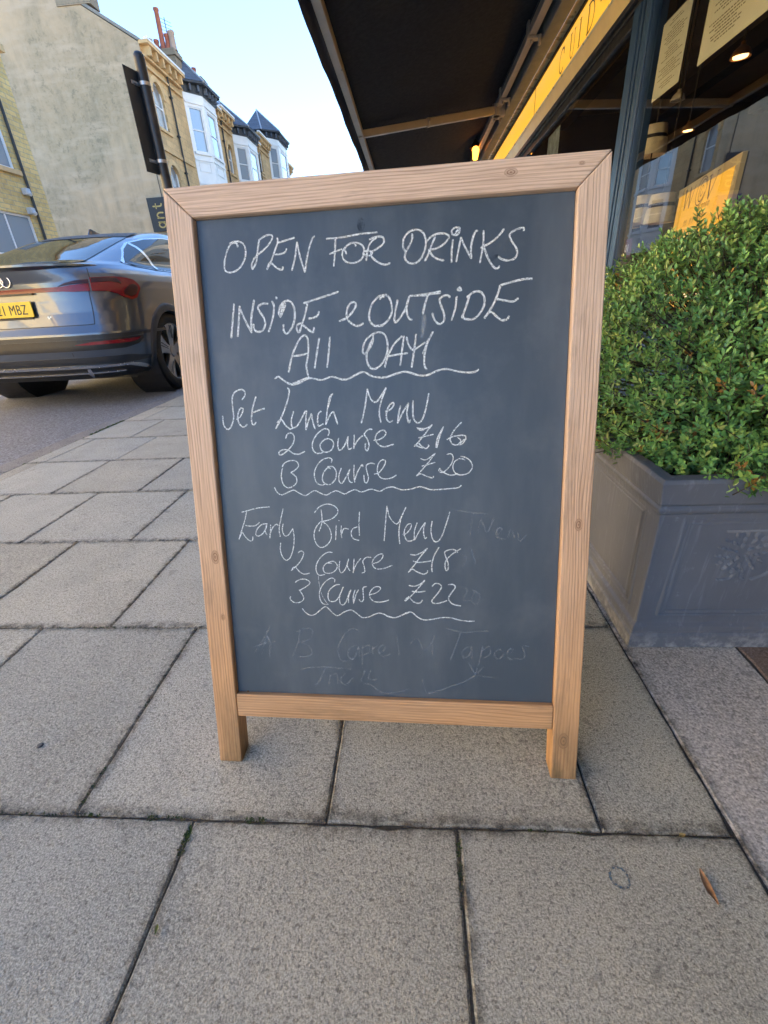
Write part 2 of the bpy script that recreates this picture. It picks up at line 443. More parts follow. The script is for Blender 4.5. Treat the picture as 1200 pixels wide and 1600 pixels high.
# grime washed along the joints and old stains
s = NT("joint_grime"); tr = s.n("ShaderNodeBsdfTransparent"); mx = s.n("ShaderNodeMixShader"); s.set(Base_Color=(.07, .06, .05), Roughness=.95)
ux = s.n("ShaderNodeSeparateXYZ"); s.l(s.uv(), ux.inputs[0])
e_ = s.ramp(s.math('ABSOLUTE', ux.outputs[0]), [(.1, 1.), (1., 0.)])
f_n = s.math('MULTIPLY', e_, s.ramp(s.noise(s.geo(), 45, 5, .7), [(.38, 0.), (.66, .8)]))
s.l(f_n, mx.inputs[0]); s.l(tr.outputs[0], mx.inputs[1]); s.l(s.b.outputs[0], mx.inputs[2]); s.l(mx.outputs[0], s.out.inputs[0]); M_grime = s.m
mb = MB(); lay = 0
def grime(a, b, wd):
    global lay
    lay += 1; z = .0022 + .00003 * (lay % 25); L = math.dist(a, b); n = max(2, int(L / .06)); dx, dy = (b[0] - a[0]) / L, (b[1] - a[1]) / L; V = []; U_ = []
    for i in range(n + 1):
        t = L * i / n; q = wd * rng.uniform(.7, 1.3)
        for k in (-1, 0, 1): V.append((a[0] + dx * t - dy * q * k, a[1] + dy * t + dx * q * k, z)); U_.append((k, t))
    F = [[3 * i + k, 3 * i + k + 1, 3 * i + 4 + k, 3 * i + 3 + k] for i in range(n) for k in range(2)]
    mb.add(V, F, [[U_[j] for j in f] for f in F])
for k in range(-1, 8): grime((-2.28, .415 + ROW * k), (.478, .415 + ROW * k), .022)
for k in range(-1, 4):
    off = offs[k]
    for x in (off + .44 * j for j in range(-8, 4)):
        if -2.2 < x < .43 and not (k == -1 and x > .1): grime((x, .415 + ROW * k), (x, .415 + ROW * (k + 1)), .017)
grime((.48, -.5), (.48, 3.), .016)
tag(mb.build("pavement_grime", M_grime), kind="stuff")

# small things lying on the paving
def flat_leaf(name, x, y, ang, L, W, mat, label, cat, curl=.25):
    mb = MB(); n = 8; ca, sa = math.cos(ang), math.sin(ang); V = []; F = []
    for i in range(n + 1):
        t = i / n; hw = W * math.sin(math.pi * min(1, t * .97 + .02)) ** .8 * (1 - .35 * t); zc = .0015 + curl * L * (t - .5) ** 2
        for sx, zz in ((-1, .0025), (0, 0), (1, .003)):
            lx, ly = t * L - L / 2, sx * hw; V.append((x + lx * ca - ly * sa, y + lx * sa + ly * ca, zc + zz))
    for i in range(n):
        for k in range(2): F.append([i * 3 + k, i * 3 + k + 1, i * 3 + 4 + k, i * 3 + 3 + k])
    mb.add(V, F)
    return tag(mb.build(name, mat, smooth=True), label, cat)
M_dead = simple("dead_leaf_skin", (.30, .15, .065), .7, 0, .35, 120)
M_gold = simple("yellow_leaf_skin", (.42, .30, .10), .6, 0, .3, 150)
M_olive = simple("olive_leaf_skin", (.22, .22, .05), .6, 0, .3, 150)
flat_leaf("fallen_leaf", .398, .346, rad(-88), .042, .0058, M_dead, "narrow curled brown dead leaf on the slab near the concrete edging", "leaf", .35)
flat_leaf("fallen_leaf", .398, .4125, rad(10), .011, .0035, M_gold, "tiny golden leaf lying in the paving joint", "leaf")
flat_leaf("fallen_leaf", -.372, .270, rad(-80), .011, .003, M_olive, "tiny olive green leaf beside a joint of the nearest slabs", "leaf")
mb = MB(); mb.lathe([(0.0001, .0022), (.004, .002), (.006, .0007), (.0065, .0)], (-.766, .542, .0), n=14)
tag(mb.build("chewing_gum", simple("old_gum", (.06, .062, .065), .7)), "round dark spot of trodden chewing gum on the left paving", "gum")
s = NT("blue_chalk"); tr = s.n("ShaderNodeBsdfTransparent"); mx = s.n("ShaderNodeMixShader"); s.set(Base_Color=(.07, .15, .23), Roughness=.9)
s.l(s.ramp(s.noise(s.geo(), 260, 3, .7), [(.36, 0.), (.56, .75)]), mx.inputs[0]); s.l(tr.outputs[0], mx.inputs[1]); s.l(s.b.outputs[0], mx.inputs[2]); s.l(mx.outputs[0], s.out.inputs[0])
mb = MB(); ring = [(.2815 + .0128 * math.cos(t), .3545 + .0128 * math.sin(t)) for t in np.linspace(.3, 6.5, 22)]
ribbon(mb, ring, .0034, lambda a, b: (a, b, .0016))
tag(mb.build("chalk_ring", s.m), "small faded blue ring drawn on the paving slab", "chalk mark")

# ================================================================== CHALKBOARD SIGN
BX, BY, BYAW, LEAN = -.0578, .50765, .03218, .28257
rr_ = Vector((math.cos(BYAW), -math.sin(BYAW), 0)); nh = Vector((math.sin(BYAW), math.cos(BYAW), 0))
up_ = math.cos(LEAN) * Vector((0, 0, 1)) + math.sin(LEAN) * nh
dp_ = up_.cross(rr_)                                   # into the board
board = empty("chalkboard_sign", (0, 0, 0), "wooden framed A-board chalkboard with handwritten drinks and menu prices on the paving", "chalkboard")
board.matrix_world = Matrix(((rr_.x, dp_.x, up_.x, BX), (rr_.y, dp_.y, up_.y, BY), (rr_.z, dp_.z, up_.z, 0), (0, 0, 0, 1)))
W2, HI, WI, TI = .3248, .9765, .2818, .9335
tfb = lambda a, b, d: (a, d, b)
g = .0006
fr = MB(); fr.prism([(-W2, 0), (-WI, -.0005), (-WI, TI - g), (-W2, HI - g * 2)], tfb, 0, .036)
fr.build("side_post", wood("pine_side_post", 1.3, [(-.296, .400, .0075), (-.292, .29, .004)]), board, bevel=.0022)
fr = MB(); fr.prism([(W2, 0), (W2, HI - g * 2), (WI, TI - g), (WI, 0)], tfb, 0, .036)
fr.build("side_post", wood("pine_other_post", 4.1, [(.306, .455, .0065), (.300, .075, .010)]), board, bevel=.0022)
fr = MB(); fr.prism([(-W2, HI), (-WI, TI), (WI, TI), (W2, HI)], tfb, 0, .036, along=0)
fr.build("top_rail", wood("pine_top_rail", 7.7, [(.958, .19, .006), (.962, .285, .003)]), board, bevel=.0022)
fr = MB(); fr.prism([(-WI + .0008, .0955), (WI - .0008, .0955), (WI - .0008, .1400), (-WI + .0008, .1400)], tfb, .0008, .032, along=0)
fr.build("bottom_rail", wood("pine_bottom_rail", 2.9), board, bevel=.0018)
# slate surface
s = NT("slate_paint"); p = s.objc()
n1 = s.noise(p, 2.2, 5, .6); n2 = s.noise(s.mapping(p, (260, 1, 45)), 1., 3, .6); n3 = s.noise(p, 9, 6, .7)
col = s.mix(s.ramp(n1, [(.3, 0.), (.7, 1.)]), (.046, .067, .090), (.057, .079, .104))
wipe = s.noise(s.mapping(p, (7, 1, 1.6), (2, 0, 5), (0, .35, 0)), 1., 5, .65)
col = s.mix(s.ramp(wipe, [(.46, 0.), (.72, .30)]), col, (.19, .215, .235))
col = s.mix(s.ramp(n3, [(.50, 0.), (.8, .25)]), col, (.19, .215, .235))          # rubbed-out chalk dust
s.set(Base_Color=col, Roughness=s.ramp(n1, [(.3, .40), (.7, .47)])); s.b.inputs['Specular IOR Level'].default_value = .65
s.bump(n2, .10, .0012); M_slate = s.m
mb = MB(); mb.box(-WI + .0012, WI - .0012, .010, .016, .1402, TI - .0008)
panel = mb.build("blackboard", M_slate, board)
mb = MB(); mb.box(-WI - .004, WI + .004, .0165, .0185, .120, TI + .004)
mb.build("backing_sheet", simple("dark_hardboard", (.03, .025, .02), .8), board)
# writing
def chalk(name, colr, lo, hi, amount, scale=700.):
    s = NT(name); tr = s.n("ShaderNodeBsdfTransparent"); mx = s.n("ShaderNodeMixShader")
    s.set(Base_Color=colr, Roughness=.95); s.b.inputs['Specular IOR Level'].default_value = .1
    f = s.ramp(s.noise(s.objc(), scale, 3, .65), [(lo, 0.), (hi, amount)])
    s.l(f, mx.inputs[0]); s.l(tr.outputs[0], mx.inputs[1]); s.l(s.b.outputs[0], mx.inputs[2]); s.l(mx.outputs[0], s.out.inputs[0]); return s.m
M_chalk = chalk("white_chalk", (.86, .92, .92), .35, .55, .95, 800.)
M_ghost = chalk("smudged_chalk", (.55, .62, .68), .36, .78, .33, 240.)
STROKES = {"l1":[[35,-2178,8917,-2179,8954,-2219,8980,-2292,8956,-2360,8847,-2408,8697,-2401,8591,-2306,8562,-2183,8607,-2088,8716,-2052,8837,-2073,8942,-2139,8989,-2224,8995,-2297,8973],[35,-1961,8588,-1897,8685,-1865,8835,-1827,8992],[35,-1827,8992,-1743,9038,-1654,9055,-1614,9030,-1644,8961,-1734,8873,-1857,8791],[35,-1868,8788,-1942,8716,-1974,8633,-1961,8588],[35,-1540,9001,-1536,8945,-1595,8818,-1665,8671,-1731,8574],[35,-1530,8935,-1434,8955,-1274,8989],[35,-1590,8774,-1509,8775,-1435,8794,-1404,8843],[35,-1731,8574,-1698,8645,-1665,8665,-1615,8617,-1555,8570,-1493,8553,-1480,8590],[35,-1340,8536,-1284,8695,-1236,8925],[35,-1237,8920,-1199,8709,-1136,8498],[35,-1136,8498,-1096,8684,-1046,8848,-987,8970,-960,8987],[35,-777,8942,-549,8945,-284,8972,-13,8979],[35,-642,8942,-659,8750,-684,8556],[35,-738,8729,-659,8753,-555,8784],[35,-481,8716,-505,8777,-461,8839,-369,8860,-269,8839,-214,8773,-224,8676,-287,8606,-400,8581,-501,8610,-549,8687,-531,8769,-462,8830,-389,8862,-340,8840,-339,8811],[35,-185,8606,-161,8737,-111,8844,-25,8902],[35,-233,8705,-202,8730,-131,8735,-91,8705,-133,8671,-203,8679,-233,8705],[38,-126,8890,-45,8916,55,8915,90,8876,72,8814,-9,8760,-111,8712],[38,-111,8712,-93,8641,5,8561,105,8527,170,8547],[38,413,8686,374,8749,382,8857,442,8938,531,8974,629,8962,687,8900,710,8800,689,8683,625,8569,535,8519,446,8538,397,8601,413,8686,469,8770,510,8858,507,8921],[38,694,8546,754,8652,804,8776,847,8863],[38,710,8800,775,8859,863,8898,970,8900,1042,8868,1038,8824,960,8748,843,8701,754,8694],[38,754,8694,803,8613,881,8559,969,8535],[38,1106,8805,1088,8658,1085,8504],[38,1154,8861,1096,8882,1092,8931,1134,8964,1188,8963,1207,8928,1183,8882,1144,8867,1154,8909,1182,8935],[38,1155,8509,1184,8652,1221,8830],[38,1221,8830,1280,8700,1372,8541],[38,1372,8541,1367,8677,1395,8818,1432,8896,1461,8903],[38,1544,8897,1543,8719,1500,8474],[38,1833,8899,1775,8829,1673,8747,1511,8671],[38,1559,8665,1619,8517,1698,8400,1756,8379,1778,8408],[38,2113,8859,2112,8894,2056,8895,1954,8856,1918,8802,1958,8719,2016,8636,2028,8546,1973,8487,1878,8480,1792,8510,1768,8540]],"l2":[[42,-2305,8099,-2348,7859,-2395,7600],[42,-2216,8061,-2249,7834,-2285,7615],[42,-2217,8051,-2142,7849,-2052,7665],[42,-2052,7665,-2042,7864,-1975,8140],[42,-1755,8076,-1841,8080,-1920,8035,-1893,7965,-1835,7873,-1820,7774,-1870,7686,-1959,7670,-2010,7723,-2011,7787],[42,-1684,8105,-1659,8022,-1696,7847,-1772,7664],[42,-1615,8166,-1608,8140],[42,-1564,7870,-1588,7930,-1565,8017,-1507,8082,-1431,8104,-1369,8065,-1333,7966,-1341,7829,-1392,7704,-1473,7622,-1524,7660,-1525,7755],[42,-1564,7880,-1516,7956,-1472,8061],[42,-1556,7899,-1534,7996,-1497,8072],[42,-1543,7957,-1497,8014],[42,-634,8188,-880,8126,-1179,8055],[42,-1124,8052,-1166,7899,-1229,7745,-1278,7633,-1312,7670,-1300,7739,-1238,7765,-1198,7724,-1126,7661,-1058,7619,-1038,7687],[42,-1115,7828,-1053,7831,-977,7860,-949,7917],[42,-632,7765,-517,7804,-420,7890,-364,7984,-394,8028,-457,8008,-508,7914,-507,7798,-437,7717,-344,7679,-260,7714],[42,66,8076,-1,8092,-106,7999,-162,7858,-155,7742,-85,7671,39,7661],[42,-60,7666,44,7680,138,7757,188,7869,174,8003,125,8091,54,8101,8,8050],[42,276,8021,243,7876,220,7733,250,7709,333,7795,406,7915,455,8064],[42,455,8064,413,7934,419,7819,454,7745,487,7732],[42,465,8071,620,8074,919,8110],[42,919,8091,780,8080,640,8062],[42,732,8068,689,7938,654,7807],[42,1062,8022,1018,8052,939,8029,909,7983,939,7888,975,7791,975,7696,908,7646,838,7703,802,7804],[42,1161,8026,1142,7858,1090,7700],[42,1176,8115,1206,8150,1227,8112,1184,8111],[42,1354,8034,1300,7869,1242,7725],[42,1319,8008,1412,8072,1510,8072,1569,7995,1567,7883,1504,7765,1406,7694,1297,7699,1241,7740],[42,1257,7758,1273,7710,1357,7691],[42,2256,8208,2142,8211,1971,8184,1790,8143],[42,1799,8139,1745,7976,1669,7831,1577,7701],[42,1760,7957,1862,7933,1988,7911,2058,7950],[42,1577,7701,1631,7768,1686,7778,1740,7725,1829,7658,1907,7669,1935,7709]],"l3":[[40,-1487,7039,-1412,7291,-1296,7505,-1203,7582,-1148,7525,-1152,7307,-1191,7130,-1171,6963],[40,-1407,7277,-1264,7290,-1151,7313],[40,-965,7528,-1014,7302,-1058,7084],[40,-791,7536,-825,7294,-858,7090],[40,-113,7532,-125,7425,-191,7321,-255,7264,-282,7311,-244,7444,-142,7538,-27,7575,70,7529,109,7402,97,7255,17,7110,-99,7032,-184,7071,-224,7187,-205,7321,-130,7466],[40,58,7054,104,7201,207,7384,335,7498],[40,363,7497,332,7298,300,7071],[40,133,7213,260,7234,415,7247],[40,405,7481,431,7374,486,7297,556,7315,682,7390],[40,550,7514,519,7290,477,7037],[40,807,7542,723,7388,653,7231],[40,737,7440,680,7230,673,7070,706,6993],[40,-1718,6947,-1656,6973,-1571,6908,-1455,6847,-1319,6865,-1152,6934,-962,6897,-783,6940,-566,6888,-302,6994,-146,6925,40,6899,226,6946,383,6973,565,6917,706,6907,874,6968,1012,6989,1178,6948,1344,6923,1453,6932,1494,6963],[40,-1455,6847,-1348,6886,-1160,6949]],"l4":[[32,-2297,6635,-2240,6706,-2249,6773,-2310,6797,-2414,6754,-2463,6654,-2465,6483,-2464,6346,-2527,6201,-2594,6168,-2646,6247,-2652,6386],[32,-2415,6324,-2357,6360,-2305,6436,-2294,6492,-2336,6500,-2378,6429,-2396,6327,-2367,6240,-2306,6195,-2243,6237],[32,-2059,6674,-2126,6507,-2157,6355,-2156,6251,-2121,6233,-2091,6267],[32,-2124,6425,-2031,6457,-1929,6484],[32,-1524,6793,-1497,6756,-1526,6623,-1601,6440,-1682,6290,-1758,6158],[32,-1730,6257,-1673,6298,-1638,6280,-1590,6202,-1513,6140],[32,-1714,6222,-1673,6290],[32,-1447,6422,-1491,6285,-1484,6173,-1440,6164],[32,-1503,6148,-1412,6180,-1325,6297,-1246,6430],[32,-1228,6429,-1249,6278,-1254,6128],[32,-1254,6128,-1202,6277,-1152,6377],[32,-1152,6377,-1133,6241,-1103,6138],[32,-988,6414,-1037,6373,-1056,6256,-1039,6179,-966,6211],[32,-783,6679,-842,6618,-885,6436,-923,6201],[32,-813,6667,-870,6469],[32,-923,6201,-855,6334,-791,6400,-760,6315,-730,6204],[33,-341,6211,-279,6434,-226,6737],[33,-226,6729,-180,6580,-96,6528,0,6639,71,6743],[33,67,6735,-11,6541,-49,6361,-24,6210],[33,53,6378,131,6405,183,6470,180,6511,124,6480,70,6374,68,6266,109,6215,161,6230],[33,292,6458,261,6335,242,6195],[33,242,6195,333,6366,419,6495],[33,419,6487,392,6348,415,6198,446,6234],[33,490,6529,485,6345,508,6229,575,6186,643,6258,695,6421,738,6631]],"l5":[[28,-1603,5996,-1572,6064,-1508,6080,-1461,6027,-1478,5924,-1560,5821,-1675,5736,-1733,5737,-1726,5781,-1651,5814,-1570,5801,-1492,5747,-1403,5734,-1296,5777],[28,-894,6022,-870,6089,-909,6133,-989,6118,-1090,6035,-1160,5908,-1156,5804,-1097,5742,-998,5749],[28,-925,5971,-998,5930,-1034,5862,-1006,5783,-927,5756,-845,5797,-809,5883,-838,5952,-925,5976,-971,5946],[28,-727,5975,-740,5847,-713,5782,-640,5845,-563,5997],[28,-563,5997,-580,5886,-562,5800,-512,5816],[28,-463,6023,-470,5918,-478,5807],[28,-473,5841,-399,5950,-327,6008],[28,-172,6105,-238,6102,-300,6033,-259,5964,-228,5861,-257,5768,-290,5803,-283,5888],[28,-147,5931,-52,5942,36,6008,46,6066,-14,6085,-101,6028,-121,5935,-55,5849,31,5825,170,5861],[25,-1692,5534,-1647,5595,-1545,5632,-1446,5618,-1414,5547,-1473,5477,-1552,5434],[25,-1552,5434,-1471,5362,-1463,5273,-1536,5202,-1629,5182,-1698,5249,-1720,5383,-1693,5507],[25,-863,5589,-848,5641,-913,5665,-1032,5619,-1128,5498,-1156,5375,-1122,5259,-1043,5217,-979,5239],[25,-929,5521,-840,5519,-786,5439,-804,5317,-889,5229,-979,5239,-1024,5311,-997,5425,-921,5503,-877,5485],[25,-699,5491,-743,5377,-740,5271,-691,5248,-624,5349,-557,5471],[25,-557,5471,-589,5349,-557,5260,-521,5260],[25,-484,5539,-493,5400,-485,5259],[25,-484,5294,-426,5434,-352,5545,-340,5511],[25,-146,5550,-211,5565,-282,5527,-276,5431,-253,5326,-282,5248,-320,5266,-327,5371],[25,-154,5386,-75,5411,6,5513,34,5590,-17,5617,-80,5558,-104,5446,-68,5341,19,5305,124,5320,203,5363],[25,-1850,5184,-1809,5106,-1738,5060,-1643,5095,-1521,5139,-1424,5084,-1325,5047,-1240,5091,-1157,5126,-1059,5080,-970,5052,-877,5095,-786,5118,-663,5066,-581,5101,-481,5135,-376,5095,-215,5141,-74,5104,33,5156,138,5172,225,5144,303,5122,434,5133,573,5170,659,5153,762,5120,899,5122,1070,5134,1189,5146,1248,5184],[28,549,6112,633,6093,718,6107,785,6152],[28,562,6095,616,6068,667,6084],[28,777,6139,683,6025,589,5910,503,5819],[28,573,5953,683,5975,804,6002],[28,503,5819,563,5869,614,5825,681,5782,729,5815,724,5840],[28,512,5845,563,5818,630,5791],[28,962,6114,902,5953,859,5786],[28,944,6085,868,5937,847,5795],[28,1243,6176,1135,6063,1069,5932,1103,5848,1170,5827,1236,5862,1294,5919],[28,1019,5917,1102,5957,1219,5975,1302,5968,1311,5918,1261,5845,1203,5838,1236,5895,1186,5946],[23,603,5622,671,5601,748,5637,833,5703],[23,833,5703,731,5569,627,5451,532,5349],[23,619,5502,713,5526,829,5559],[23,532,5349,601,5379,695,5338,789,5311,806,5341],[23,1019,5682,1086,5689,1117,5629,1087,5528,1002,5428,926,5395,892,5429,909,5463],[23,900,5446,985,5385,1087,5349,1188,5373],[23,1305,5592,1221,5611,1137,5561,1112,5468,1154,5382,1239,5352,1357,5379,1419,5472,1397,5557,1321,5625,1237,5647]],"l6":[[23,-2463,4769,-2338,4800,-2165,4841,-1961,4858],[23,-2366,4795,-2419,4624,-2492,4437,-2548,4295],[23,-2416,4540,-2322,4526,-2226,4539,-2161,4589],[23,-2548,4295,-2515,4380,-2480,4418,-2432,4342,-2362,4270,-2308,4276,-2295,4338],[23,-2530,4323,-2494,4408],[23,-2025,4566,-2111,4557,-2202,4483,-2241,4389,-2202,4351,-2123,4389,-2049,4492,-2025,4570],[23,-2036,4548,-2067,4436,-2039,4370],[23,-1964,4548,-1976,4436,-1996,4314],[23,-1988,4379,-1936,4492,-1866,4556,-1830,4538],[23,-1728,4823,-1775,4658,-1819,4473,-1809,4345],[23,-1744,4562,-1764,4454,-1729,4360,-1662,4370,-1581,4481],[23,-1581,4481,-1565,4341,-1588,4154,-1649,3983,-1729,3922,-1792,3983,-1822,4097,-1809,4229],[23,-1185,4755,-1107,4846,-996,4894,-887,4886,-799,4825,-794,4744,-860,4671,-954,4626,-1083,4599],[23,-1070,4800,-1063,4636,-1088,4517,-1125,4434],[23,-1093,4599,-1181,4489,-1216,4360,-1186,4220,-1106,4151,-1002,4192,-923,4304,-926,4433,-976,4535,-1065,4603],[23,-826,4534,-835,4415,-845,4285],[23,-779,4620,-772,4613],[23,-739,4525,-748,4415,-739,4322],[23,-736,4396,-696,4479,-618,4469],[23,-468,4509,-551,4469,-577,4387,-539,4304,-449,4276],[23,-423,4759,-437,4560,-437,4359],[23,-21,4267,3,4522,39,4855],[23,39,4846,75,4684,143,4585,205,4558,269,4665,351,4834],[23,351,4829,268,4647,229,4431,239,4216],[23,290,4376,352,4394,425,4485,434,4548,381,4548,327,4467,317,4367,359,4276,421,4263,484,4294],[23,531,4571,486,4430,484,4285],[23,489,4285,565,4430,663,4577],[23,668,4574,635,4448,655,4312,690,4330],[23,780,4600,758,4448,783,4303,844,4249,923,4321,1002,4537,1067,4753]],"l7":[[22,-1513,4056,-1455,4088,-1414,4050,-1454,3946,-1535,3841,-1652,3738],[22,-1652,3738,-1614,3792,-1567,3793,-1514,3726,-1432,3675,-1327,3695],[22,-910,4061,-999,4065,-1114,3985,-1196,3862,-1211,3747,-1169,3658,-1065,3672],[22,-934,3873,-1027,3872,-1087,3786,-1054,3701,-942,3702,-855,3769,-842,3854,-904,3907,-989,3891],[22,-793,3911,-808,3779,-774,3703,-697,3780,-635,3950],[22,-635,3950,-667,3836,-624,3742],[22,-543,3950,-554,3837,-567,3705],[22,-566,3724,-509,3856,-429,3960],[22,-253,3979,-331,3979,-394,3913,-373,3819,-367,3725,-414,3706],[22,-235,3867,-124,3905,-50,3990,-66,4042,-149,4012,-224,3924,-226,3839,-164,3779,-37,3788,106,3845],[22,-1593,3526,-1513,3577,-1409,3582,-1336,3535,-1367,3476,-1525,3377],[22,-1534,3387,-1473,3290,-1468,3211,-1548,3155,-1644,3159,-1704,3218,-1695,3263],[22,-897,3539,-900,3597,-974,3602,-1092,3508,-1168,3372,-1171,3235,-1119,3138,-1025,3130],[22,-811,3492,-886,3482,-994,3393,-1027,3276,-994,3189,-889,3200,-809,3318,-757,3445],[22,-747,3450,-814,3299,-820,3162,-770,3124,-712,3184,-638,3379],[22,-619,3398,-661,3282,-669,3165],[22,-545,3399,-582,3283,-581,3156],[22,-581,3166,-529,3322,-485,3409],[22,-342,3463,-404,3439,-407,3343,-406,3227,-450,3188,-480,3230],[22,-310,3315,-195,3346,-110,3414,-127,3461,-210,3451,-286,3364,-289,3267,-217,3195,-88,3189,32,3224],[22,-1497,3043,-1434,2965,-1350,2921,-1263,2948,-1163,3035,-1084,3084,-1029,3051,-938,2954,-864,2926,-747,2997,-633,3033,-541,2981,-441,2899,-319,2913,-205,2968,-112,2983,16,2933,127,2906,238,2947,385,3012],[8,-1179,3642,-1175,3527,-1130,3294,-1043,3139],[25,418,4032,507,4025,614,4075,694,4139],[25,694,4136,578,3992,487,3862,374,3722],[25,461,3918,559,3896,755,3923],[25,396,3740,441,3778,521,3732,628,3692,691,3724,697,3752],[25,888,4158,808,4011,768,3845,775,3734],[25,1242,4131,1142,4068,1046,3985,988,3884,1002,3764,1037,3782,1037,3884,1002,3994,984,4076,1054,4113,1141,4118,1194,4071],[25,383,3490,473,3478,573,3517,649,3583],[25,649,3580,536,3441,426,3316,315,3209],[25,431,3388,535,3374,653,3391],[25,307,3218,362,3286,389,3277,452,3201,551,3174,606,3232],[25,325,3238,371,3286],[25,773,3481,824,3529,895,3520,927,3464,868,3360,777,3245,777,3187,876,3179,1019,3229],[25,1046,3509,1117,3517,1158,3467,1091,3363,1046,3267,1109,3173,1248,3138],[25,-57,2971,16,2923,127,2906,238,2947,349,3007,431,3005,512,2933,621,2877,766,2889,929,2921,1073,2924,1217,2888,1360,2868,1476,2871]],"ghost":[[20,-2434,2179,-2245,2457,-2108,2705],[20,-2185,2630,-2157,2360,-2151,2112],[20,-2449,2303,-2253,2358,-2035,2413],[20,-2316,2157,-2170,2508,-2117,2262],[20,-1720,2150,-1609,2424,-1574,2619],[20,-1671,2569,-1478,2670,-1340,2649,-1387,2478,-1611,2399],[20,-1597,2399,-1404,2331,-1390,2159,-1627,2127],[20,-493,2644,-650,2688,-818,2492,-896,2272,-835,2077,-626,2108],[20,-570,2378,-688,2302,-716,2155,-602,2133,-526,2355,-510,2161],[20,-456,2381,-471,1941],[20,-444,2333,-343,2384,-324,2263,-431,2187],[20,-275,2362,-280,2192],[20,-277,2313,-184,2388],[20,-166,2219,-50,2319,-94,2390,-173,2292,-99,2183,37,2225],[20,157,2564,195,2206],[20,377,2427,511,2525,598,2337,552,2216],[20,597,2266,731,2412,798,2580],[20,798,2603,765,2222],[20,1016,2726,1297,2662,1597,2692,1747,2686],[20,1254,2661,1169,2400,1082,2160],[20,1386,2406,1278,2309,1309,2191,1408,2265,1437,2408,1453,2195],[20,1623,2413,1562,2079,1478,1812],[20,1602,2318,1730,2416,1754,2275,1639,2201],[20,1902,2373,1818,2277,1884,2184,1989,2282,1902,2373],[20,2054,2260,2136,2356,2072,2378,2032,2260,2120,2168],[20,2387,2433,2282,2430,2329,2292,2289,2197,2161,2216],[20,-1595,1879,-1238,1941,-679,1919],[20,-1145,1919,-1250,1690,-1352,1560],[20,-1057,1797,-1090,1595],[20,-1059,1747,-939,1826,-924,1627],[20,-776,1832,-874,1704,-785,1607,-639,1762],[20,-403,1919,-504,1667,-320,1624,-140,1481,136,1492,342,1574],[20,592,1756,635,1561,725,1505,1038,1626,1391,1785,1650,2034],[20,1388,2122,1521,1886,1783,1847],[20,-311,1922,-362,1747,-225,1727],[22,1138,4786,1365,4747,1658,4712],[22,1433,4714,1391,4361],[22,1527,4408,1569,4620,1663,4408,1771,4642],[22,1821,4361,1909,4455,1842,4478,1813,4337,1958,4290],[22,2002,4313,2044,4454,2114,4313],[22,2156,4407,2183,4266,2291,4360],[22,1236,3487,1353,3414,1284,3239,1401,3240],[22,1446,3415,1563,3342,1519,3167,1425,3241,1493,3416],[22,1233,4050,1348,3978,1280,3832],[22,1416,4123,1487,3882],[54,668,7807,657,7712,666,7596,654,7462],[54,687,7768,680,7557],[54,646,7636,634,7482]]}
crng = random.Random(5)
for key in ('l1', 'l2', 'l3', 'l4', 'l5', 'l6', 'l7'):
    items = []
    for lay, q in enumerate(STROKES[key]):
        us = q[1::2]; vs = q[2::2]
        items.append((q, .010 - .00035 - .000012 * (lay % 20), min(us), max(us), sum(vs) / len(vs)))
    lines = [i for i in items if i[3] - i[2] > 2200]
    words = []
    for i in sorted((i for i in items if i not in lines), key=lambda i: i[2]):
        for w_ in words:
            if i[2] - w_[1] < 90 and abs(i[4] - w_[2]) < 260: w_[0].append(i); w_[1] = max(w_[1], i[3]); break
        else: words.append([[i], i[3], i[4]])
    for nm, grp in [("chalk_underline", [l]) for l in lines] + [("chalk_word", w_[0]) for w_ in words]:
        mb = MB()
        for q, dd, *_ in grp:
            pts = [(q[i] * 1e-4, q[i + 1] * 1e-4) for i in range(1, len(q), 2)]
            ribbon(mb, pts, q[0] * 1e-4 * .72, lambda a, b: (a, dd, b), crng)
        mb.build(nm, M_chalk, panel)
ghosts = []
for lay, q in enumerate(STROKES['ghost']):
    pts = [(q[i] * 1e-4, q[i + 1] * 1e-4) for i in range(1, len(q), 2)]; c = np.mean(pts, axis=0)
    for g_ in ghosts:
        if math.dist(g_[1], c) < .055: g_[0].append((q, pts, lay)); break
    else: ghosts.append([[(q, pts, lay)], c])
for g_, c in ghosts:
    mb = MB()
    for q, pts, lay in g_:
        dd = .010 - .0001 - .000003 * lay
        ribbon(mb, pts, max(.0022, q[0] * 1e-4 * 1.2), lambda a, b: (a, dd, b), crng, .3)
    mb.build("smudged_lettering", M_ghost, panel)
# rubbed dark marks
mb = MB()
mb.add([(-.025 + .006 * math.cos(t), .0098, .910 + .010 * math.sin(t)) for t in np.linspace(0, 6.0, 10)], [list(range(10))])
mb.add([(.168 + .009 * math.cos(t), .0098, .852 + .0035 * math.sin(t) + .004 * math.cos(t)) for t in np.linspace(0, 6.0, 10)], [list(range(10))])
mb.build("rub_mark", chalk("rubbed_mark", (.02, .028, .04), .35, .7, .5, 150.), panel)
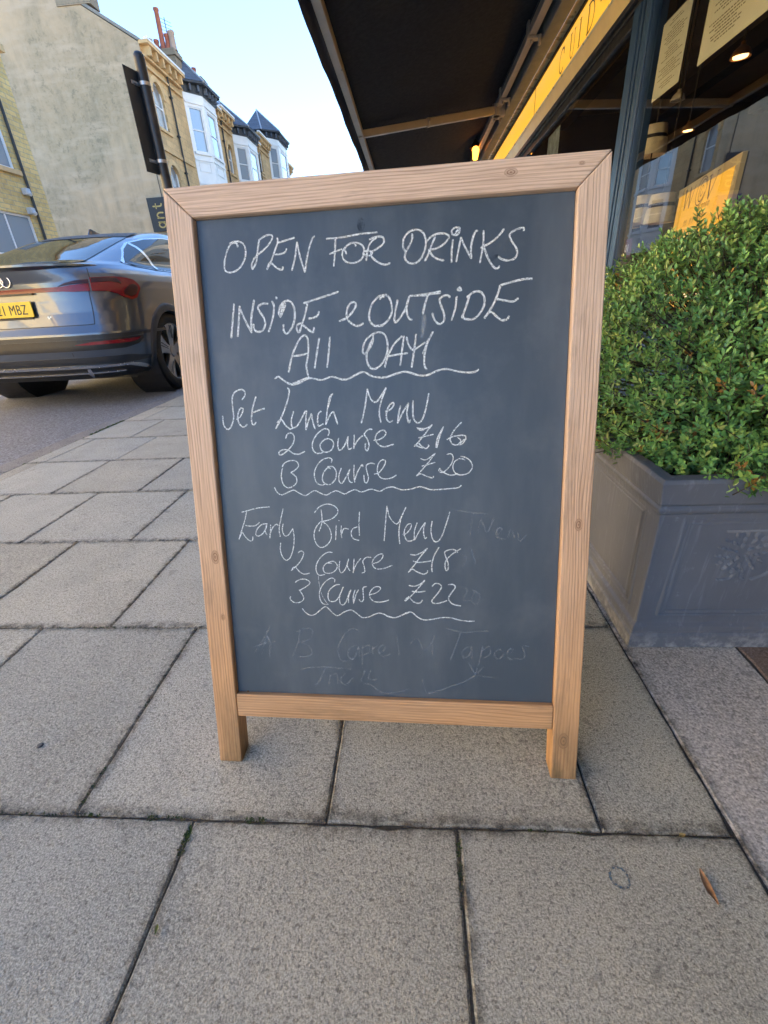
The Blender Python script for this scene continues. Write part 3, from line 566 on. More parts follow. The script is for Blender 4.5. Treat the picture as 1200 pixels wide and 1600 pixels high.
# screw head on the bottom rail, and the hinged frame behind
mb = MB(); mb.lathe([(.0001, .003), (.0025, .0028), (.0032, 0)], (-.262, .012, .1400), n=10)
mb.build("screw", simple("rusty_screw", (.12, .07, .04), .5, .8), board)
c2, s2 = math.cos(2 * LEAN), math.sin(2 * LEAN)
tfr = lambda a, t, d: (a, .040 + s2 * t + c2 * d, .962 - c2 * t + s2 * d)
LT = .985
rf = empty("rear_frame"); rf.parent = board
for sgn in (-1, 1):
    mb = MB(); mb.prism([(sgn * W2, 0), (sgn * WI, 0), (sgn * WI, LT), (sgn * W2, LT)], tfr, 0, .034)
    mb.build("side_post", wood("pine_rear_post", 5 + sgn), rf, bevel=.002)
for t0, t1 in ((0, .043), (.85, .895)):
    mb = MB(); mb.prism([(-WI + .001, t0), (WI - .001, t0), (WI - .001, t1), (-WI + .001, t1)], tfr, .001, .033, along=0)
    mb.build("cross_rail", wood("pine_rear_rail", 9 + t0), rf, bevel=.002)
mb = MB(); mb.prism([(-WI + .001, .044), (WI - .001, .044), (WI - .001, .849), (-WI + .001, .849)], tfr, .012, .018)
mb.build("blackboard", M_slate, rf)
for sx in (-.2, .2):
    mb = MB(); mb.box(sx - .025, sx + .025, .0365, .0395, .94, .975); mb.tube([(sx - .025, .040, .9765), (sx + .025, .040, .9765)], .004, 8)
    mb.build("hinge", simple("zinc_hinge", (.5, .48, .42), .4, 1.), board)

# ================================================================== PLANTER
s = NT("lead_grey"); p = s.objc()
n1 = s.noise(p, 5, 5, .6); n2 = s.noise(s.mapping(p, (90, 90, 6)), 1., 4, .6); n3 = s.noise(p, 30, 6, .7)
col = s.mix(s.ramp(n1, [(.3, 0.), (.72, 1.)]), (.115, .122, .142), (.158, .165, .185))
col = s.mix(s.ramp(n2, [(.56, 0.), (.74, .42)]), col, (.30, .31, .34))
col = s.mix(s.ramp(n3, [(.64, 0.), (.76, .5)]), col, (.36, .37, .39))
ss = s.n("ShaderNodeSeparateXYZ"); s.l(p, ss.inputs[0])
chip = s.math('MULTIPLY', s.ramp(ss.outputs[2], [(.0, 1.), (.05, 0.)]), s.ramp(n3, [(.45, 0.), (.6, .8)]))
col = s.mix(chip, col, (.40, .40, .39))
s.set(Base_Color=col, Roughness=.62); s.bump(s.math('ADD', n2, n3), .35, .003); M_lead = s.m
PX0, PX1, PY0, PY1 = .490, 1.130, .822, 1.462
PCX, PCY = (PX0 + PX1) / 2, (PY0 + PY1) / 2; HWB = (PX1 - PX0) / 2
planter = empty("planter", (PCX, PCY, 0), "square lead grey planter with moulded panels and a tree emblem, against the shop", "planter")
def hw(z):      # half width grows upwards, with moulded steps at foot and rim
    base = HWB - .006 + .030 * z
    return base
prof = [(.0, HWB), (.034, HWB + .001), (.040, HWB - .004), (.046, HWB - .0015), (.058, HWB - .002), (.066, hw(.066) - .006), (.10, hw(.1) - .007), (.33, hw(.33) - .004),
        (.352, hw(.352) - .002), (.357, hw(.357) + .004), (.365, hw(.365) + .006), (.371, hw(.371) + .001), (.378, hw(.378) + .008), (.425, hw(.425) + .016), (.433, hw(.433) + .013), (.434, hw(.434) - .012), (.36, hw(.36) - .03)]
mb = MB(); n = len(prof); V = []; F = []
for z, h in prof: V += [(-h, -h, z), (h, -h, z), (h, h, z), (-h, h, z)]
for i in range(n - 1):
    for k in range(4): F.append([4 * i + k, 4 * i + (k + 1) % 4, 4 * i + 4 + (k + 1) % 4, 4 * i + 4 + k])
mb.add(V, F); mb.build("pot", M_lead, planter, bevel=.0025)
mb = MB(); q = hw(.36) - .028; mb.add([(-q, -q, .385), (q, -q, .385), (q, q, .385), (-q, q, .385)], [(0, 1, 2, 3)])
mb.build("soil", simple("potting_soil", (.03, .022, .016), .95, 0, .5, 60, .6), planter)
def face_tf(side):
    def tf(a, z, d):
        h = hw(z) - .0062 + d
        return {'f': (a, -h, z), 'l': (-h, -a, z)}[side]
    return tf
for side in ('f', 'l'):
    mb = MB(); tf = face_tf(side)
    for ins in (0.0, .011):
        x0, x1, z0, z1 = -.268 + ins, .268 - ins, .088 + ins, .338 - ins
        loop = [(x0, z0), (x1, z0), (x1, z1), (x0, z1)]
        for (a, b) in zip(loop, loop[1:] + loop[:1]):
            m = 14; wd = .0042
            dx, dz = (b[0] - a[0]), (b[1] - a[1]); L = math.hypot(dx, dz); nx, nz = -dz / L * wd, dx / L * wd
            V = []
            for i in range(m + 1):
                t = i / m; cx, cz = a[0] + dx * t, a[1] + dz * t
                V += [tf(cx - nx, cz - nz, -.001), tf(cx, cz, .0062), tf(cx + nx, cz + nz, -.001)]
            mb.add(V, [[3 * i + k, 3 * i + k + 1, 3 * i + 4 + k, 3 * i + 3 + k] for i in range(m) for k in range(2)])
    mb.build("panel_moulding", M_lead, planter, smooth=True)
mb = MB(); tf = face_tf('f')
def relief(pts, wd, h=.004):
    h = h * 2.2; wd = wd * 1.2
    P = catmull(pts, .2) if len(pts) > 2 else [np.array(pts[0]), np.array(pts[1])]
    V = []; F = []
    for i, p in enumerate(P):
        t = P[min(i + 1, len(P) - 1)] - P[max(i - 1, 0)]; t = t / (np.linalg.norm(t) + 1e-9); nx, nz = -t[1] * wd, t[0] * wd
        V += [tf(p[0] - nx, p[1] - nz, -.001), tf(p[0], p[1], h), tf(p[0] + nx, p[1] + nz, -.001)]
    for i in range(len(P) - 1):
        for k in range(2): F.append([3 * i + k, 3 * i + k + 1, 3 * i + 4 + k, 3 * i + 3 + k])
    e = len(P) * 3 - 3
    F += [[0, 1, 2], [e, e + 1, e + 2]]
    mb.add(V, F)
relief([(-.182, .309), (.182, .309)], .0028)
tc = (-.136, .257); er = random.Random(2)
for ring, n in ((.010, 5), (.025, 10), (.040, 15)):
    for i in range(n):
        a = 2 * math.pi * i / n + ring * 40; c, sn = math.cos(a), math.sin(a); L = .0125
        m = (tc[0] + c * ring, tc[1] + sn * ring)
        relief([m, (m[0] + c * L * .5 - sn * .003, m[1] + sn * L * .5 + c * .003), (m[0] + c * L, m[1] + sn * L)], .0032, .0042)
relief([(-.136, .214), (-.138, .200), (-.146, .190), (-.168, .187)], .0022); relief([(-.131, .216), (-.130, .200), (-.126, .191), (-.112, .188)], .0022)
relief([(-.100, .187), (-.078, .198), (-.062, .216), (-.052, .245), (-.05, .27)], .002)
relief([(.136, .187), (.05, .187), (.05, .28)], .0022); relief([(.06, .23), (.13, .23)], .0022)
mb.build("emblem", M_lead, planter, smooth=True)

# ================================================================== BOX BUSH
s = NT("box_leaf"); tint = s.attr("tint"); ng = s.n("ShaderNodeNewGeometry")
col = s.mix(ng.outputs['Backfacing'], tint, s.mix(.5, tint, (.16, .20, .09)))
s.set(Base_Color=col, Roughness=.34); s.b.inputs['Specular IOR Level'].default_value = .55
s.b.inputs['Subsurface Weight'].default_value = 0.
tl = s.n("ShaderNodeBsdfTranslucent"); s.l(s.mix(.5, tint, (.25, .35, .05)), tl.inputs[0])
mx = s.n("ShaderNodeMixShader"); mx.inputs[0].default_value = .16; s.l(s.b.outputs[0], mx.inputs[1]); s.l(tl.outputs[0], mx.inputs[2]); s.l(mx.outputs[0], s.out.inputs[0])
M_leaf = s.m
bush = empty("box_bush", (PCX, PCY, .38), "dense clipped green box bush growing in the lead grey planter", "shrub")
bc = Vector((.865, 1.155, .50)) - Vector((PCX, PCY, .38))
nrg = np.random.default_rng(11)
def bush_r(d):      # superellipsoid radius with lumps
    ax = (.475, .44, .405 if d[2] > 0 else .135)
    e = 2.45 if d[2] > 0 else 2.6
    k = (abs(d[0] / ax[0]) ** e + abs(d[1] / ax[1]) ** e + abs(d[2] / ax[2]) ** e) ** (-1 / e)
    lump = 1 + .05 * math.sin(7 * d[0] + 3 * d[1]) * math.cos(6 * d[2] + 1) + .035 * math.sin(13 * d[1] - 9 * d[2] + 4 * d[0])
    return k * lump
V = []; F = []; TI_ = []; SM = []
base_leaf = np.array([(0, 0, 0), (.28, .34, .05), (.68, .36, .06), (1, 0, .02), (.68, -.36, .06), (.28, -.34, .05), (.28, 0, -.03), (.68, 0, -.03)])
leaf_faces = [(0, 6, 1), (6, 7, 2, 1), (7, 3, 2), (0, 5, 6), (5, 4, 7, 6), (4, 3, 7)]
def leaf(o, d, nrm, L, Wd, col):
    d = d / np.linalg.norm(d); sd = np.cross(nrm, d); sd = sd / (np.linalg.norm(sd) + 1e-9); nn = np.cross(d, sd)
    k = len(V)
    for b in base_leaf: V.append(o + d * b[0] * L + sd * b[1] * Wd + nn * b[2] * L)
    F.extend([[i + k for i in f] for f in leaf_faces]); TI_.extend([*col, 1.] * 8)
twig = MB()
NS = 23000
bcv = np.array(bc)
patch = lambda p: math.sin(9 * p[0] + 2.1) * math.sin(8 * p[1] + 1) * math.sin(10 * p[2])
for i in range(NS):
    d = nrg.normal(size=3); d /= np.linalg.norm(d)
    if d[1] > .35 and nrg.random() < .85: continue
    if d[0] > .5 and nrg.random() < .8: continue
    depth = nrg.random() ** 2.0 * .20 if i % 4 else nrg.uniform(.2, .6)
    sp = nrg.normal(0, .009) + (nrg.random() < .05) * nrg.random() * .025
    r = bush_r(d) * (1 - depth) + sp
    p = bcv + d * r
    out = d * .75 + np.array([0, 0, .55]) + nrg.normal(size=3) * .28; out /= np.linalg.norm(out)
    ln = nrg.uniform(.026, .048); p0 = p - out * ln
    pr = nrg.random(); lowz = d[2] < -.05
    hue = patch(p) + nrg.normal(0, .25)
    if pr < (.05 if d[2] < .25 else .012) and hue > -.2: c0 = np.array((.30, .15, .035))
    elif pr < .22: c0 = np.array((.27, .40, .09))
    elif pr < .58: c0 = np.array((.165, .32, .08))
    else: c0 = np.array((.11, .235, .068))
    c0 = c0 * (1 + .2 * hue)
    if i % 3 == 0: twig.tube([p0 - d * .05, p0, p], [.0014, .0012, .0007], 4, cap=False)
    a0 = nrg.uniform(0, 6.28); t1 = np.cross(out, (0.3, .5, .8)); t1 /= np.linalg.norm(t1); t2 = np.cross(out, t1)
    pairs = 4 if depth < .09 else 3
    for j in range(pairs):
        f = j / (pairs - 1)
        for sgn in (0, math.pi):
            a = a0 + j * 1.57 + sgn + nrg.normal(0, .25); side = math.cos(a) * t1 + math.sin(a) * t2
            el = .35 + .65 * f + nrg.normal(0, .12)
            dd = side * math.cos(el) + out * math.sin(el); o = p0 + out * ln * (.25 + .75 * f)
            nn = out * math.cos(el) - side * math.sin(el) + nrg.normal(size=3) * .15
            L = nrg.uniform(.0115, .0190) * (1 - .25 * f)
            cc = np.clip(c0 * nrg.uniform(.8, 1.75) * (.85 + .45 * f), 0, .6)
            leaf(o, dd, nn, L, L * nrg.uniform(.48, .60), cc)
mb = MB(); me = bpy.data.meshes.new("foliage")
me.from_pydata([tuple(v) for v in V], [], F)
at = me.color_attributes.new("tint", 'FLOAT_COLOR', 'POINT'); at.data.foreach_set("color", np.array(TI_, dtype=np.float32))
me.polygons.foreach_set("use_smooth", [True] * len(me.polygons)); me.materials.append(M_leaf); me.update()
fo = bpy.data.objects.new("foliage", me); COL.objects.link(fo); fo.parent = bush
# woody stems
st = random.Random(4)
for i in range(60):
    a = st.uniform(0, 6.28); e = st.uniform(.1, 1.3); d = Vector((math.cos(a) * math.cos(e), math.sin(a) * math.cos(e), math.sin(e)))
    r = bush_r(d) * .82; b0 = Vector((st.uniform(-.08, .08), st.uniform(-.08, .08), .01)); tip = Vector(bc) + d * r
    mid = b0.lerp(tip, .5) + Vector((st.uniform(-.03, .03), st.uniform(-.03, .03), .04))
    twig.tube([b0, mid, tip], [.006, .004, .0018], 5, cap=False)
twig.build("stems", simple("box_twig", (.085, .065, .04), .85, 0, .3, 80), bush, smooth=True)

# ================================================================== SIGN POLE
M_black = simple("black_paint", (.018, .019, .022), .42, 0, .2, 20, .05)
pole = empty("sign_pole", (-2.2, 4.765, 0), "black street pole by the chalkboard's left corner, carrying a sign turned away", "street sign")
mb = MB(); mb.lathe([(.042, 0), (.042, 1.95), (.0425, 2.62), (.040, 2.655), (.028, 2.672), (.0001, 2.675)], n=24)
mb.build("post", M_black, pole, smooth=True, autosmooth=50)
an = rad(254); D = Vector((math.cos(an), math.sin(an), 0)); Nn = Vector((-D.y, D.x, 0))
Mx = Matrix(((D.x, Nn.x, 0, 0), (D.y, Nn.y, 0, 0), (0, 0, 1, 0), (0, 0, 0, 1)))
mb = MB(); mb.box(-.03, .155, -.052, -.047, 1.86, 2.56, M=Mx); 
plate = mb.build("sign_plate", simple("sign_back_grey", (.045, .05, .055), .5, .2), pole, bevel=.001)
for z in (1.95, 2.47):
    mb = MB(); mb.box(-.05, .10, -.0465, -.040, z - .012, z + .012, M=Mx); mb.lathe([(.0425, -.012), (.046, -.012), (.046, .012), (.0425, .012)], (0, 0, z), n=20)
    mb.box(.05, .085, -.039, -.028, z - .006, z + .006, M=Mx)
    mb.build("bracket", simple("galvanised_clip", (.42, .43, .44), .4, .9), pole)

# ================================================================== PARKED CAR
CX, CY0, CZ0 = -3.495, 3.90, ROADZ
car = empty("parked_car", (CX, CY0, CZ0), "grey coupe SUV parked at the kerb with a full width red light bar", "car")
# outline tables: z, rear y, half width, rear length, rear exponent, front y, front length, front exponent
TB = np.array([
 (.245, .12, .84, .70, 4.2, 4.76, .70, 3.2),
 (.30, .06, .905, .75, 4.6, 4.82, .75, 3.2),
 (.40, .02, .945, .80, 4.8, 4.87, .80, 3.2),
 (.52, .00, .960, .82, 5.0, 4.90, .85, 3.2),
 (.64, .00, .966, .85, 5.0, 4.90, .90, 3.2),
 (.70, .03, .967, .85, 5.0, 4.89, .90, 3.2),
 (.80, .06, .967, .90, 5.0, 4.86, .95, 3.2),
 (.90, .07, .966, .95, 4.8, 4.78, 1.0, 3.2),
 (.98, .07, .962, 1.0, 4.4, 4.60, 1.1, 3.2),
 (1.04, .065, .950, 1.05, 4.0, 4.20, 1.1, 3.4),
 (1.10, .05, .922, 1.10, 3.7, 3.72, .8, 3.6),
 (1.14, .04, .890, 1.12, 3.5, 3.52, .6, 3.6),
 (1.165, .03, .855, 1.15, 3.4, 3.42, .6, 3.4),
 (1.18, .10, .835, 1.15, 3.9, 3.38, .6, 3.4),
 (1.20, .33, .822, 1.1, 4.2, 3.33, .6, 3.4),
 (1.26, .52, .800, 1.1, 4.2, 3.22, .6, 3.4),
 (1.33, .73, .772, 1.1, 4.2, 3.08, .6, 3.4),
 (1.40, .94, .738, 1.0, 4.0, 2.94, .6, 3.4),
 (1.47, 1.16, .700, .9, 3.8, 2.78, .6, 3.4),
 (1.52, 1.36, .665, .7, 3.2, 2.66, .6, 3.4),
 (1.56, 1.56, .625, .5, 3.0, 2.54, .5, 3.2),
 (1.59, 1.76, .56, .35, 2.8, 2.42, .3, 3.0),
 (1.607, 1.95, .45, .14, 2.6, 2.31, .2, 2.6),
 (1.615, 2.10, .20, .05, 2.2, 2.22, .06, 2.2)])
def P_(z): return [np.interp(z, TB[:, 0], TB[:, k]) for k in range(1, 8)]
TH = np.concatenate([np.linspace(0, .4, 16)[:-1], np.linspace(.4, 1.25, 70)[:-1], np.linspace(1.25, math.pi / 2, 20)])
def outline(z, side_n=60):
    yr, wd, L, n, yf, Lf, nf = P_(z)
    pts = []
    for t in TH:
        pts.append((wd * math.sin(t) ** (2 / n), yr + L * (1 - math.cos(t) ** (2 / n)) if t < math.pi / 2 - 1e-6 else yr + L))
    a, b = yr + L, max(yr + L + .02, yf - Lf)
    for t in np.linspace(0, 1, side_n)[1:-1]: pts.append((wd, a + (b - a) * t))
    for t in np.linspace(math.pi / 2, 0, 24):
        pts.append((wd * math.sin(t) ** (2 / nf), yf - Lf * (1 - (math.cos(t) if t < math.pi / 2 - 1e-6 else 0) ** (2 / nf))))
    return np.array(pts)
_oc = {}
def arc(z):
    k = round(z, 4)
    if k not in _oc:
        o = outline(z); s_ = np.concatenate([[0], np.cumsum(np.hypot(*np.diff(o, axis=0).T))]); _oc[k] = (o, s_)
    return _oc[k]
def rs(s_, z):           # point at arc length s from the rear centre, at height z
    o, a = arc(z); q = abs(s_)
    return np.array((math.copysign(np.interp(q, a, o[:, 0]), s_ if s_ else 1) if s_ else 0., np.interp(q, a, o[:, 1]), z))
def rn(s_, z):
    e = .012
    ds = rs(s_ + e, z) - rs(s_ - e, z); dz = rs(s_, min(z + e, 1.614)) - rs(s_, z - e)
    n = np.cross(ds, dz); n /= (np.linalg.norm(n) + 1e-9); return n
def sx_(y, z):           # side point at (y, z): x on the right flank
    o, a = arc(z); k = int(np.argmax(o[:, 1] > y)) if y < 2.4 else 0
    m = len(TH) + 29
    return np.interp(y, o[:m, 1], o[:m, 0])
def patch_cols(name, cols, mat, off=.004, nz=4, sub=5, skirt=True, mirror=True, both=False):
    """cols: (s, zlo, zhi) along the rear outline."""
    C2 = []
    for (a, b) in zip(cols, cols[1:]):
        for t in np.linspace(0, 1, max(sub, 2 + int(abs(b[0] - a[0]) / .012)))[:-1]: C2.append(tuple(a[i] + (b[i] - a[i]) * t for i in range(3)))
    C2.append(cols[-1])
    mb = MB(); outs = []
    for sg in ((1, -1) if mirror else (1,)):
        if mirror and cols[0][0] > .01: mb = MB()
        V = []; F = []
        for s_, z0, z1 in C2:
            for k in range(nz + 1):
                z = z0 + (z1 - z0) * k / nz; p = rs(s_ * sg, z) + rn(s_ * sg, z) * off; V.append(p)
        m = nz + 1
        for i in range(len(C2) - 1):
            for k in range(nz): F.append([i * m + k, (i + 1) * m + k, (i + 1) * m + k + 1, i * m + k + 1])
        if skirt:
            bnd = [i * m for i in range(len(C2))] + [(len(C2) - 1) * m + k for k in range(1, m)] + [i * m + nz for i in range(len(C2) - 2, -1, -1)] + [k for k in range(nz - 1, 0, -1)]
            o = len(V)
            for i in bnd:
                ci, k = divmod(i, m); s_, z0, z1 = C2[ci]; z = z0 + (z1 - z0) * k / nz
                V.append(rs(s_ * sg, z) - rn(s_ * sg, z) * .012)
            for i in range(len(bnd)):
                j = (i + 1) % len(bnd); F.append([bnd[i], bnd[j], o + j, o + i])
        mb.add(V, F)
        if mirror and cols[0][0] > .01: outs.append(mb.build(name, mat, car, smooth=True, autosmooth=35))
    return outs[0] if outs else mb.build(name, mat, car, smooth=True, autosmooth=35)

s = NT("car_paint"); p = s.objc()
s.set(Base_Color=(.095, .115, .150), Metallic=.72, Roughness=.30, Coat_Weight=1.0, Coat_Roughness=.03)
fl = s.noise(p, 1400, 2, .5); s.bump(fl, .02, .001); M_paint = s.m
M_trimgrey = simple("grey_cladding", (.045, .048, .055), .5, .2, .1, 8)
M_blk = simple("black_plastic", (.012, .012, .014), .45, 0, .2, 20)
M_chrome = simple("satin_metal", (.68, .69, .71), .22, 1., .05, 8)
s = NT("tinted_car_glass"); s.set(Base_Color=(.010, .012, .016), Roughness=.03); s.b.inputs['Specular IOR Level'].default_value = .5; s.b.inputs['IOR'].default_value = 1.5; M_cglass = s.m
s = NT("red_lens"); s.set(Base_Color=(.19, .004, .010), Roughness=.25, Coat_Weight=.15); s.b.inputs['Emission Color'].default_value = (.5, .01, .02, 1); s.b.inputs['Emission Strength'].default_value = 0.0; M_red = s.m
s = NT("deep_red_lens"); s.set(Base_Color=(.035, .002, .006), Roughness=.4, Coat_Weight=0.); M_dred = s.m
M_tyre = simple("tyre_rubber", (.014, .014, .015), .8, 0, .3, 40)
M_alloy = simple("alloy_wheel", (.34, .345, .36), .35, .9, .08, 12)

# body shell, with the wheel openings left out
WY, WR, WYF = .95, .405, 3.88
ZS = sorted(set([round(z, 3) for z in np.concatenate([np.arange(.245, 1.17, .022), TB[:, 0], np.arange(1.18, 1.60, .02)])]))
mb = MB(); V = []; F = []; rows = []
for z in ZS:
    o = outline(z); rows.append(len(o)); 
    V += [(x, y, z) for x, y in o]
N = rows[0]
for i in range(len(ZS) - 1):
    for k in range(N - 1):
        q = [i * N + k, i * N + k + 1, (i + 1) * N + k + 1, (i + 1) * N + k]
        c = np.mean([V[j] for j in q], axis=0)
        if c[0] > .6 and min(math.hypot(c[1] - WY, c[2] - .385), math.hypot(c[1] - WYF, c[2] - .385)) < WR + .01: continue
        F.append(q)
n0 = len(V); V2 = [(-x, y, z) for x, y, z in V]; F2 = [[n0 + j for j in f[::-1]] for f in F]
cap = [(len(ZS) - 1) * N + k for k in range(N)] + [n0 + (len(ZS) - 1) * N + k for k in range(N - 1, -1, -1)]
mb.add(V + V2, F + F2 + [cap])
body = mb.build("body", M_paint, car, smooth=True, autosmooth=60)
mb = MB(); mb.box(-.70, .70, .55, 4.4, .19, .24); mb.box(-.60, .60, .2, 4.6, .24, .9)
mb.build("underbody", M_blk, car)
for sg in (-1, 1):
    for wy in (WY, WYF):
        mb = MB(); mb.lathe([(.44, .965), (.44, .62), (.02, .60)], (0, wy, .385), 'x', 30)
        V = []
        if sg < 0: mb.v = [(-x, y, z) for x, y, z in mb.v]
        mb.build("wheel_arch_liner", M_blk, car)
        # flared arch cladding following the flank
        mb = MB(); VV = []; FF = []; K = 40; prof_ = ((.385, .004), (.392, .016), (.445, .016), (.462, .003), (.466, -.01))
        for i in range(K + 1):
            a = rad(-38) + rad(256) * i / K
            for rr, of in ((.385, -.05),) + prof_:
                y, z = wy + rr * math.cos(a), .385 + rr * math.sin(a); z = max(z, .246)
                VV.append((sg * (sx_(min(y, 4.2), z) + of), y, z))
        m = len(prof_) + 1
        for i in range(K):
            for k in range(m - 1): FF.append([i * m + k, i * m + k + 1, (i + 1) * m + k + 1, (i + 1) * m + k])
        mb.add(VV, FF); mb.build("wheel_arch", M_trimgrey, car, smooth=True, autosmooth=40)
# wheels
def wheel(sg, wy):
    wl = empty("wheel", (sg * .845, wy, .381)); wl.parent = car
    mb = MB(); mb.lathe([(.275, -.115), (.30, -.125), (.345, -.122), (.372, -.10), (.381, -.06), (.3815, .0), (.381, .06), (.372, .098), (.345, .114), (.30, .116), (.278, .106)], axis='x', n=48)
    for k in (-.05, -.017, .017, .05): mb.lathe([(.3822, k - .004), (.3822, k + .004)], axis='x', n=48)
    if sg < 0: mb.v = [(-x, y, z) for x, y, z in mb.v]
    mb.build("tyre", M_tyre, wl, smooth=True, autosmooth=40)
    mb = MB(); mb.lathe([(.268, -.11), (.262, .06), (.272, .100), (.284, .108), (.286, .098), (.284, -.11)], axis='x', n=48)
    mb.lathe([(.0001, .085), (.045, .083), (.062, .07), (.065, .04)], axis='x', n=24)
    for i in range(5):
        a = 2 * math.pi * i / 5 + .25; V = []
        for (r, hwid, x) in ((.05, .040, .074), (.12, .048, .080), (.20, .070, .090), (.268, .105, .096)):
            for sgn in (-1, 1):
                for xx in (x, x - .045):
                    c, sn = math.cos(a), math.sin(a); V.append((xx, r * c - sgn * hwid * sn, r * sn + sgn * hwid * c))
        F = []
        for k in range(3):
            b0 = 4 * k
            F += [[b0, b0 + 2, b0 + 6, b0 + 4], [b0 + 1, b0 + 5, b0 + 7, b0 + 3], [b0, b0 + 4, b0 + 5, b0 + 1], [b0 + 2, b0 + 3, b0 + 7, b0 + 6]]
        mb.add(V, F)
    if sg < 0: mb.v = [(-x, y, z) for x, y, z in mb.v]
    mb.build("rim", M_alloy, wl, smooth=True, autosmooth=35)
    mb = MB(); mb.lathe([(.0001, .0), (.19, .0), (.19, .02), (.0001, .02)], axis='x', n=30)
    for i in range(5):
        a = 2 * math.pi * i / 5 + .25
        for k in (-.5, 0, .5): 
            a2 = a + k * .12; mb.tube([(sg * .0985, .13 * math.cos(a2), .13 * math.sin(a2)), (sg * .1005, .258 * math.cos(a2), .258 * math.sin(a2))], .0035, 5) if k else None
    mb.build("brake_disc", M_blk, wl)
    return wl
for sg in (-1, 1):
    for wy in (WY, WYF): wheel(sg, wy)

# rear glass, roof edge, spoiler
def rear_rows(name, rowsz, mat, off, ns=22):
    mb = MB(); V = []; F = []
    for z, smax in rowsz:
        for t in np.linspace(-1, 1, ns + 1):
            s_ = smax * t; V.append(rs(s_, z) + rn(s_, z) * off)
    for i in range(len(rowsz) - 1):
        for k in range(ns): F.append([i * (ns + 1) + k, i * (ns + 1) + k + 1, (i + 1) * (ns + 1) + k + 1, (i + 1) * (ns + 1) + k])
    mb.add(V, F); return mb.build(name, mat, car, smooth=True)
zz = np.linspace(1.19, 1.475, 16)
rear_rows("rear_window", [(z, .60 - .12 * (z - 1.19)) for z in zz], M_cglass, .004)
zz = np.linspace(1.482, 1.545, 6)
rear_rows("roof_edge_spoiler", [(z, .555 - .35 * (z - 1.48)) for z in zz], M_blk, .008)
zz = np.linspace(1.56, 1.613, 6)
mb = MB(); V = []; F = []
cols = np.linspace(0, .87, 30)
for i, s_ in enumerate(cols):
    d = rn(s_, 1.165)
    e = 1 - .75 * max(0, (s_ - .6) / .27) ** 2
    p = rs(s_, 1.165); lip = np.array((0, -1, 0)) * .035 * e
    V += [p + np.array((0, .05, .012)), p + lip + np.array((0, 0, .010 * e)), p + lip + np.array((0, 0, -.006)), p + np.array((0, .0, -.030))]
for i in range(len(cols) - 1):
    for k in range(3): F.append([4 * i + k, 4 * i + k + 1, 4 * i + 5 + k, 4 * i + 4 + k])
nV = len(V)
mb.add(V + [(-x, y, z) for x, y, z in V], F + [[nV + j for j in f[::-1]] for f in F])
mb.build("boot_spoiler", M_paint, car, smooth=True, autosmooth=30)
# light bar and lamps
patch_cols("light_bar", [(0, .970, 1.003), (.55, .968, 1.003), (.62, .962, 1.012), (.76, .960, 1.020)], M_red, .008, mirror=True)
patch_cols("lamp_trim", [(.52, 1.005, 1.006), (.58, 1.014, 1.030), (.66, 1.022, 1.046), (.76, 1.024, 1.052)], M_dred, .006)
for sg in (1, -1):
    C_ = [(.772, .962, 1.062), (.90, .955, 1.066), (.97, .935, 1.068), (1.03, .905, 1.066), (1.10, .885, 1.058), (1.17, .90, 1.045), (1.22, .955, 1.012), (1.235, .975, .995)]
    mb_o = patch_cols("tail_lamp", [(sg * a, b, c) for a, b, c in C_], M_red, .010, mirror=False)
    o2 = patch_cols("lamp_inset", [(sg * a, b, c) for a, b, c in [(.78, 1.022, 1.058), (.92, 1.030, 1.060), (.99, 1.020, 1.055), (1.02, 1.010, 1.02)]], M_dred, .0135, mirror=False); o2.parent = mb_o
    o2 = patch_cols("lamp_inset", [(sg * a, b, c) for a, b, c in [(1.03, .925, .955), (1.10, .91, 1.00), (1.165, .93, 1.01), (1.20, .965, .99)]], M_dred, .0135, mirror=False); o2.parent = mb_o
# bumper bands
M_band = simple("bumper_dark_grey", (.035, .038, .044), .4, .3, .1, 8)
patch_cols("bumper_band", [(0, .588, .622), (.95, .588, .622), (1.20, .596, .622), (1.62, .600, .622)], M_band, .003, sub=10)
patch_cols("bumper_recess", [(0, .498, .587), (.95, .498, .587), (1.10, .52, .587), (1.19, .56, .587)], M_blk, .003, sub=10)
for sg in (1, -1): patch_cols("reflector", [(sg * .56, .545, .548), (sg * .70, .540, .566), (sg * 1.02, .542, .572), (sg * 1.10, .552, .574), (sg * 1.14, .570, .575)], M_red, .007, mirror=False)
patch_cols("bumper_lower_band", [(0, .375, .440), (.95, .375, .440), (1.10, .375, .42), (1.34, .378, .40)], M_band, .003, sub=10)
patch_cols("chrome_strip", [(0, .350, .372), (.92, .350, .372), (1.02, .318, .358), (1.16, .286, .312)], M_chrome, .010, sub=8)
patch_cols("diffuser", [(0, .25, .348), (.88, .25, .348), (1.0, .25, .316), (1.10, .255, .285)], M_blk, .004, sub=8)
patch_cols("chrome_strip", [(0, .296, .306), (.86, .302, .312)], M_chrome, .009, sub=8)
patch_cols("chrome_strip", [(.545, .262, .272), (.56, .265, .34), (.59, .30, .345)], M_chrome, .010, sub=4)
